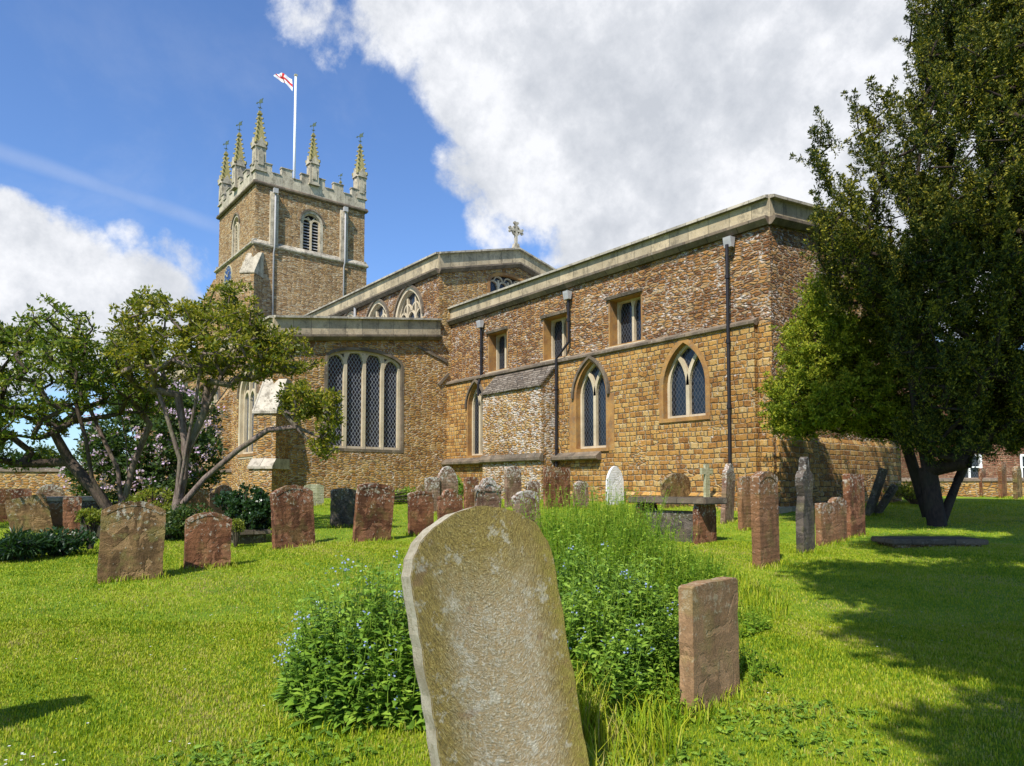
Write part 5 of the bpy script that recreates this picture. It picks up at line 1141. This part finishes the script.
make_tree('smaller bright green yew before the chancel east wall', [[tuple(lb), PT3(905, 440, Zl), PT3(865, 390, Zl), PT3(845, 330, Zl)], [tuple(lb), PT3(895, 430, Zl), PT3(840, 400, Zl-.2), PT3(800, 400, Zl-.3)]],
    [BL(828, 310, Zl-.2, .45, .8, .9), BL(820, 350, Zl-.2, .85, 1.1, .9), BL(810, 400, Zl-.3, 1.05, 1.2, .75), BL(850, 400, Zl, 1.3, 1.4, .9), BL(875, 350, Zl, 1.0, 1.2, 1.0), BL(800, 425, Zl-.3, .75, .8, .32), BL(890, 425, Zl-.2, 1.0, 1.1, .35)],
    950, 26, (.17, .17, .12), .085, L_YEWL, M_BARKD, 7, shell=.5, r_tip=.010, expo=2.6, aspect=.38, up=.5, name='yew_tree', spray=(.6, .25, 5))
# tree standing out of the frame whose crown shades the right foreground
q = W2(6.8, -1.5)
make_tree('large tree beside the viewpoint that shades the right lawn', [[(q.x, q.y, 0), tuple(W2(6.7, -1.4, 3)), tuple(W2(6.0, -.8, 6)), tuple(W2(5.0, 0, 8.5))]],
    [(tuple(W2(1.75, -2.4, 8)), (2.0, 1.6, .9)), (tuple(W2(2.6, .2, 8.3)), (2.1, 1.9, 1.0)), (tuple(W2(3.3, 2.8, 8.8)), (2.3, 2.0, 1.1)), (tuple(W2(4.0, -1.6, 8)), (2.3, 2.5, 1.2)), (tuple(W2(5.6, 5.2, 10.6)), (2.4, 2.0, .9)), (tuple(W2(6.2, 1.6, 9.0)), (2.4, 2.7, 1.2)), (tuple(W2(5.4, 8.8, 13.4)), (2.3, 2.0, 1.1)), (tuple(W2(4.9, 5.0, 11.4)), (1.6, 1.5, .8)), (tuple(W2(7.6, 8.2, 13.2)), (2.2, 2.2, 1.3))],
    2100, 70, (.42, .42, .3), .22, L_YEW, M_BARKD, 8, shell=.2, r_tip=.02)

# ------------------------------------------------------------------ shrubs
def shrub(label, blobs, n, per, spread, size, mat, seed, flowers=None, name='shrub', cat='shrub', base=None, aspect=.5):
    rs = np.random.default_rng(seed); c = blobs[0][0]; b = (c[0], c[1], float(gh(c[0], c[1]))) if base is None else base
    root = empty(name, b, label, cat); P = blob_points(blobs, n, rs, .55); g = gh(P[:, 0], P[:, 1]); P[:, 2] = np.maximum(P[:, 2], g+.05)
    V, F = leaf_cloud(P, per, spread, size, rs, aspect); from_np('foliage', V, F, mat, root)
    S = []; k = np.random.default_rng(seed+1).choice(len(P), min(40, len(P)), replace=False)
    N = [np.array(b)+[0, 0, -.1]]; par = [-1]
    for i in k:
        m = (np.array(b)+P[i])/2 + [0, 0, .1]; N += [m, P[i]]; par += [0, len(N)-2]
    V, F = tubes_np(np.array(N), np.array(par), np.full(len(N), .016), 5); from_np('stems', V, F, M_BARKX, root)
    if flowers:
        fm, nf, fr, fs = flowers; Q = blob_points([(c_, (r[0]*1.04, r[1]*1.04, r[2]*1.04)) for c_, r in blobs], nf, rs, .97); Q[:, 2] = np.maximum(Q[:, 2], gh(Q[:, 0], Q[:, 1])+.2)
        V, F = leaf_cloud(Q, fr, fs*1.3, fs, rs, .8); from_np('blossom', V, F, fm, root)
    return root
shrub('tall rhododendron with mauve blossom behind the left trees', [BL(150, 440, 22, 1.9, 1.3, 1.9), BL(180, 458, 21.5, 1.2, 1.2, 1.4), BL(110, 470, 22, 1.3, 1.1, 1.1), BL(150, 400, 23, 1.2, .9, .9), BL(190, 420, 23, 1.0, .8, 1.0)], 420, 60, (.25, .25, .2), .13, L_SHR, 20, (F_MAUVE, 400, 14, .08), name='rhododendron')
shrub('yellow green bush between the slender tree and the lawn', [BL(152, 505, 15.6, .52, .45, .36), BL(137, 512, 15.6, .3, .3, .3)], 60, 60, .12, .06, L_LIME, 21)
shrub('dark green bush at the foot of the multi-stemmed tree', [BL(170, 525, 14.3, .55, .4, .33), BL(188, 520, 14.6, .45, .4, .3)], 70, 60, .14, .07, L_SHR, 22)
shrub('dark ivy mound smothering a grave beside the low tomb', [BL(248, 508, 14.5, .45, .45, .42), BL(262, 515, 14.4, .3, .4, .35), BL(232, 500, 14.6, .3, .3, .25)], 90, 70, .10, .06, L_IVY, 23, name='ivy', cat='ivy', aspect=.8)
shrub('spiky dark plant at the foot of the broken headstone', [BL(22, 546, 11.6, .28, .3, .16), BL(8, 550, 11.6, .2, .3, .13)], 30, 60, (.1, .1, .08), .16, L_IVY, 24, name='leafy_plant', cat='plant', aspect=.14)
shrub('low dark evergreen mat beside the spiky plant', [BL(62, 540, 12.2, .45, .45, .15), BL(42, 544, 12, .35, .4, .15)], 60, 60, .12, .06, L_IVY, 25, name='ground_shrub')
shrub('ivy cushion on the squat dark headstone', [BL(92, 517, 13.0, .22, .2, .10)], 24, 50, .07, .05, L_LIME, 26, name='ivy', cat='ivy')
shrub('lime green low bush against the aisle wall', [BL(365, 499, 24, .5, .5, .35), BL(395, 499, 25, .45, .5, .35), BL(410, 497, 25, .4, .5, .3)], 70, 50, .15, .07, L_TALL, 27)
shrub('small green bush at the chancel corner', [BL(458, 488, 30, .25, .3, .5)], 26, 50, .12, .08, L_WEED, 28)
shrub('bright bush by the east wall beyond the leaning stones', [BL(915, 492, 25, .9, .7, .22)], 50, 50, .2, .08, L_LIME, 29)
shrub('yellow flowering cushion before the ivy mound', [BL(236, 526, 13.6, .16, .16, .10)], 18, 40, .06, .035, L_LIME, 30, name='leafy_plant', cat='plant')
# backing trees far off, seen only in gaps
for k, (u, Z, lab) in enumerate(((-40, 48, 'far tree beyond the churchyard wall at the left'), (40, 60, 'distant rounded tree beyond the churchyard wall'), (960, 55, 'far tree behind the yew trunk'), (1090, 46, 'far tree beside the brick house'))):
    q = at(u, 485, Z); h = (6.0, 4.6, 7, 8)[k]
    make_tree(lab, [[(q.x, q.y, .9), (q.x, q.y, h*.4), (q.x+.3, q.y, h*.8)]], [((q.x, q.y, h*.6), (h*.5, h*.5, h*.42)), ((q.x+h*.3, q.y, h*.5), (h*.35, h*.4, h*.3))], 130, 60, (.5, .5, .4), .3, L_SHR, M_BARKX, 40+k, shell=.6)

# ------------------------------------------------------------------ weeds
def herb(label, poly_uv, n, hgt, mat, seed, fl=None, leafsize=.07, perstem=15, name='alkanet', cat='plant', kind=None, group=None, aspect=.42, lean=.19, top=0.25):
    """upright leafy stems scattered over ellipses on the ground: poly = list of (X, Z, rx, rz, h)"""
    rs = np.random.default_rng(seed); P = []; H = []
    ar = np.array([e[2]*e[3] for e in poly_uv]); pk = rs.choice(len(poly_uv), n, p=ar/ar.sum())
    for k in pk:
        X, Z, rx, rz, hh = poly_uv[k]; a = rs.random()*2*math.pi; r = math.sqrt(rs.random()); P.append(RGTn*(X+rx*r*math.cos(a)) + FWDn*(Z+rz*r*math.sin(a))); H.append(hh*(1-.62*r**2.5)*(.60+.58*rs.random()))
    P = np.array(P); H = np.array(H); P[:, 2] = gh(P[:, 0], P[:, 1])
    c = P.mean(0); root = None
    if kind is None: root = empty(name, tuple(c), label, cat, group)
    Ln = rs.normal(size=(n, 2))*lean; tip = P.copy(); tip[:, :2] += Ln*H[:, None]; tip[:, 2] += H
    f = (np.arange(perstem)+.8)/perstem; f = np.tile(f, n); st = np.repeat(P, perstem, 0); tp = np.repeat(tip, perstem, 0)
    f = f + rs.normal(size=f.shape)*.02; q = st+(tp-st)*f[:, None]; q[:, :2] = st[:, :2]+(tp-st)[:, :2]*(f**1.8)[:, None]
    m = len(q); a = rs.random(m)*2*math.pi; d = np.stack([np.cos(a), np.sin(a), .25+.5*rs.random(m)-(1-f)*.35], 1); d /= np.linalg.norm(d, axis=1)[:, None]
    L = leafsize*(.55+.7*rs.random(m))*(1.25-f*(1-top)*1.0); L = L[:, None]; s = np.cross(d, [0, 0, 1.0]); s /= np.linalg.norm(s, axis=1)[:, None]+1e-9; s += rs.normal(size=s.shape)*.25; nn = np.cross(s, d)
    v0 = q; v1 = q+d*L*.35+s*L*aspect*.5+nn*L*.10; v2 = q+d*L*.75+s*L*aspect*.36+nn*L*.02; v3 = q+d*L*1.05-nn*L*.16; v4 = q+d*L*.75-s*L*aspect*.36+nn*L*.02; v5 = q+d*L*.35-s*L*aspect*.5+nn*L*.10
    V = np.stack([v0, v1, v2, v3, v4, v5], 1).reshape(-1, 3); k = np.arange(m)*6
    F1 = np.stack([k, k+1, k+5], 1); F2 = np.stack([k+1, k+2, k+4, k+5], 1); F3 = np.stack([k+2, k+3, k+4], 1)
    # stems as thin three sided prisms
    r = .0035; sv = []; an = np.array([0, 2.1, 4.2]); ringb = np.stack([np.cos(an), np.sin(an), an*0], 1)*r
    sv = np.concatenate([(P[:, None]+ringb*1.6), (tip[:, None]+ringb*.6)], 1).reshape(-1, 3); k2 = np.arange(n)*6+len(V); F4 = np.concatenate([np.stack([k2+i_, k2+(i_+1) % 3, k2+3+(i_+1) % 3, k2+3+i_], 1) for i_ in range(3)])
    V = np.concatenate([V, sv])
    o = from_np('foliage' if root else name, V, [np.concatenate([F1, F3]), np.concatenate([F2, F4])], mat, root)
    if root is None: tag(o, label, cat, kind=kind)
    if fl:
        fm, frac, per, spr, fsz = fl; sel = rs.random(n) < frac; T = tip[sel]; T = T + rs.normal(size=T.shape)*[.01, .01, .012]
        T = np.repeat(T, per, 0)+rs.normal(size=(len(T)*per, 3))*spr
        m = len(T); Nn = rs.normal(size=(m, 3))*.6; Nn[:, 2] += 1; Nn += -FWDn*.6; Nn /= np.linalg.norm(Nn, axis=1)[:, None]; u = np.cross(Nn, [1.0, .2, 0]); u /= np.linalg.norm(u, axis=1)[:, None]; v = np.cross(Nn, u)
        A = np.arange(10)*math.pi/5; rr = np.where(np.arange(10) % 2 == 0, 1, .45)*fsz
        V = (T[:, None]+u[:, None]*(np.cos(A)*rr)[None, :, None]+v[:, None]*(np.sin(A)*rr)[None, :, None]).reshape(-1, 3); F = np.arange(m)[:, None]*10+np.arange(10)[None]
        from_np('blossom', V, F, fm, root)
    return root
B_ = (F_BLUE, .24, 5, .018, .010)
herb('bushy alkanet clump with small blue flowers left of the foreground headstone', [(-1.08, 5.1, .5, .55, .92), (-.62, 5.0, .45, .5, .98), (-1.36, 5.3, .30, .45, .62), (-.9, 4.8, .4, .25, .45)], 760, 1, L_WEED, 50, B_, .10, 22, group='alkanet plants in flower')
herb('wide alkanet patch with few blue flowers right of the foreground headstone', [(.62, 5.3, .38, .7, .74), (.95, 5.9, .45, .7, .86), (.55, 6.3, .55, .7, .92), (.35, 5.2, .3, .5, .8)], 1250, 1, L_WEED, 51, (F_BLUE, .07, 5, .018, .010), .10, 22, group='alkanet plants in flower')
herb('tall bright green weeds', [(.75, 7.2, .7, .8, 1.10), (1.1, 8.4, .9, .8, 1.28), (1.6, 7.6, .45, .8, .9), (.5, 8.6, .65, .7, 1.28), (1.55, 9.4, .6, .7, 1.1), (2.25, 8.7, .4, .9, .5)], 3400, 1, L_TALL, 52, None, .095, 18, name='weeds', kind='stuff', aspect=.26, lean=.16)
herb('clover and dandelion leaves in the lawn', [(.9, 4.0, .5, .45, .07), (1.9, 4.6, .6, .5, .06), (-1.4, 4.2, .7, .3, .05), (1.5, 3.7, .6, .3, .06)], 420, 1, L_WEED, 54, None, .05, 5, name='lawn_weeds', kind='stuff', aspect=.5, lean=.5)
herb('low weeds at the headstone feet', [(2.0, 7.2, .6, .6, .35), (2.5, 9.5, .5, .7, .45), (1.05, 4.9, .2, .3, .3), (1.9, 5.6, .22, .4, .26)], 480, 1, L_TALL, 53, None, .06, 9, name='weeds', kind='stuff', aspect=.4)

# ------------------------------------------------------------------ grass
def blades(name, P, H, Wd, rs, mat=M_GRASS, lean=.45, label=None):
    n = len(P); a = rs.random(n)*2*math.pi; d = np.stack([np.cos(a), np.sin(a), np.zeros(n)], 1); s = np.stack([-np.sin(a), np.cos(a), np.zeros(n)], 1)
    # turn blade widths broadly to all sides
    H = H[:, None]; Wd = Wd[:, None]; ln = lean*(.3+rs.random((n, 1))); up = np.array([0, 0, 1.0])
    b0 = P-s*Wd*.5; b1 = P+s*Wd*.5; m = P+up*H*.55+d*H*ln*.3; m0 = m-s*Wd*.4; m1 = m+s*Wd*.4; t = P+up*H*(1-ln*.25)+d*H*ln
    V = np.stack([b0, b1, m1, m0, t], 1).reshape(-1, 3); k = np.arange(n)*5
    o = from_np(name, V, [np.stack([k, k+1, k+2, k+3], 1), np.stack([k+3, k+2, k+4], 1)], mat); return tag(o, label or 'short mown grass', 'grass', kind='stuff')
def scatter(n, z0, z1, rs, xm=.80, extra=1.2):
    u = rs.random(n); Z = np.sqrt(z0*z0+u*(z1*z1-z0*z0)); X = (rs.random(n)*2-1)*(Z*xm+extra); P = RGTn*X[:, None]+FWDn*Z[:, None]; P[:, 2] = gh(P[:, 0], P[:, 1]); return P
rs = np.random.default_rng(77)
P = np.concatenate([scatter(300000, 2.6, 7.5, rs), scatter(230000, 7.5, 14, rs), scatter(150000, 14, 27, rs)])
Zd = P@FWDn; clump = .5+.5*np.sin(P[:, 0]*3.1+np.sin(P[:, 1]*2.3)*2)*np.cos(P[:, 1]*2.7+np.sin(P[:, 0]*1.9)*2)
H = (.014+.019*rs.random(len(P)))*(.7+.6*clump)*(1+Zd*.012); Wd = (.003+.0022*rs.random(len(P)))*(1+Zd*.13)
blades('grass', P, H, Wd, rs)
# longer grass round feet and by the alkanet
Q = []; HH = []
for (x, y, w_, ya) in FOOT:
    Z = x*FWD.x+y*FWD.y; n = int(420 if Z < 13 else 200); t = (rs.random(n)-.5)*(w_+.15); d = rs.normal(size=n)*.10
    px_ = x-math.sin(ya)*t+math.cos(ya)*d; py_ = y+math.cos(ya)*t+math.sin(ya)*d; Q.append(np.stack([px_, py_, gh(px_, py_)], 1)); HH.append(.05+.08*rs.random(n))
for (X, Z, rx, rz, n, h) in ((.70, 4.4, .34, .45, 420, .28), (.15, 3.15, .45, .10, 380, .22), (-.9, 4.75, .8, .3, 700, .10), (1.05, 4.9, .3, .4, 260, .17), (.45, 3.5, .2, .3, 160, .28), (2.6, 9.0, .7, 1.6, 1800, .18), (.3, 4.6, .3, .4, 500, .45)):
    a = rs.random(n)*2*math.pi; r = np.sqrt(rs.random(n)); q = RGTn*(X+rx*r*np.cos(a))[:, None]+FWDn*(Z+rz*r*np.sin(a))[:, None]; q[:, 2] = gh(q[:, 0], q[:, 1]); Q.append(q); HH.append(h*(.5+.7*rs.random(n)))
Q = np.concatenate(Q); HH = np.concatenate(HH); blades('long_grass', Q, HH, np.full(len(Q), .0065)*(1+(Q@FWDn)*.06), rs, M_GRASS, .6, 'longer uncut grass round the stones')
# daisies
P = scatter(90, 3.2, 9, rs); P = np.concatenate([P, RGTn*(rs.normal(size=16)*.16-2.75)[:, None]+FWDn*(4.05+rs.normal(size=16)*.08)[:, None]]); P[:, 2] = gh(P[:, 0], P[:, 1])+.05
A = np.arange(10)*math.pi/5; rr = .009; V = (P[:, None]+np.stack([np.cos(A)*rr, np.sin(A)*rr, A*0+.0], 1)[None]*np.where(np.arange(10) % 2 == 0, 1, .8)[None, :, None]).reshape(-1, 3)
V += np.repeat(rs.normal(size=(len(P), 1, 3))*0, 10, 1).reshape(-1, 3)
o = from_np('daisies', V, np.arange(len(P))[:, None]*10+np.arange(10)[None], F_WHT); tag(o, 'small white daisies in the lawn', 'flowers', kind='stuff')
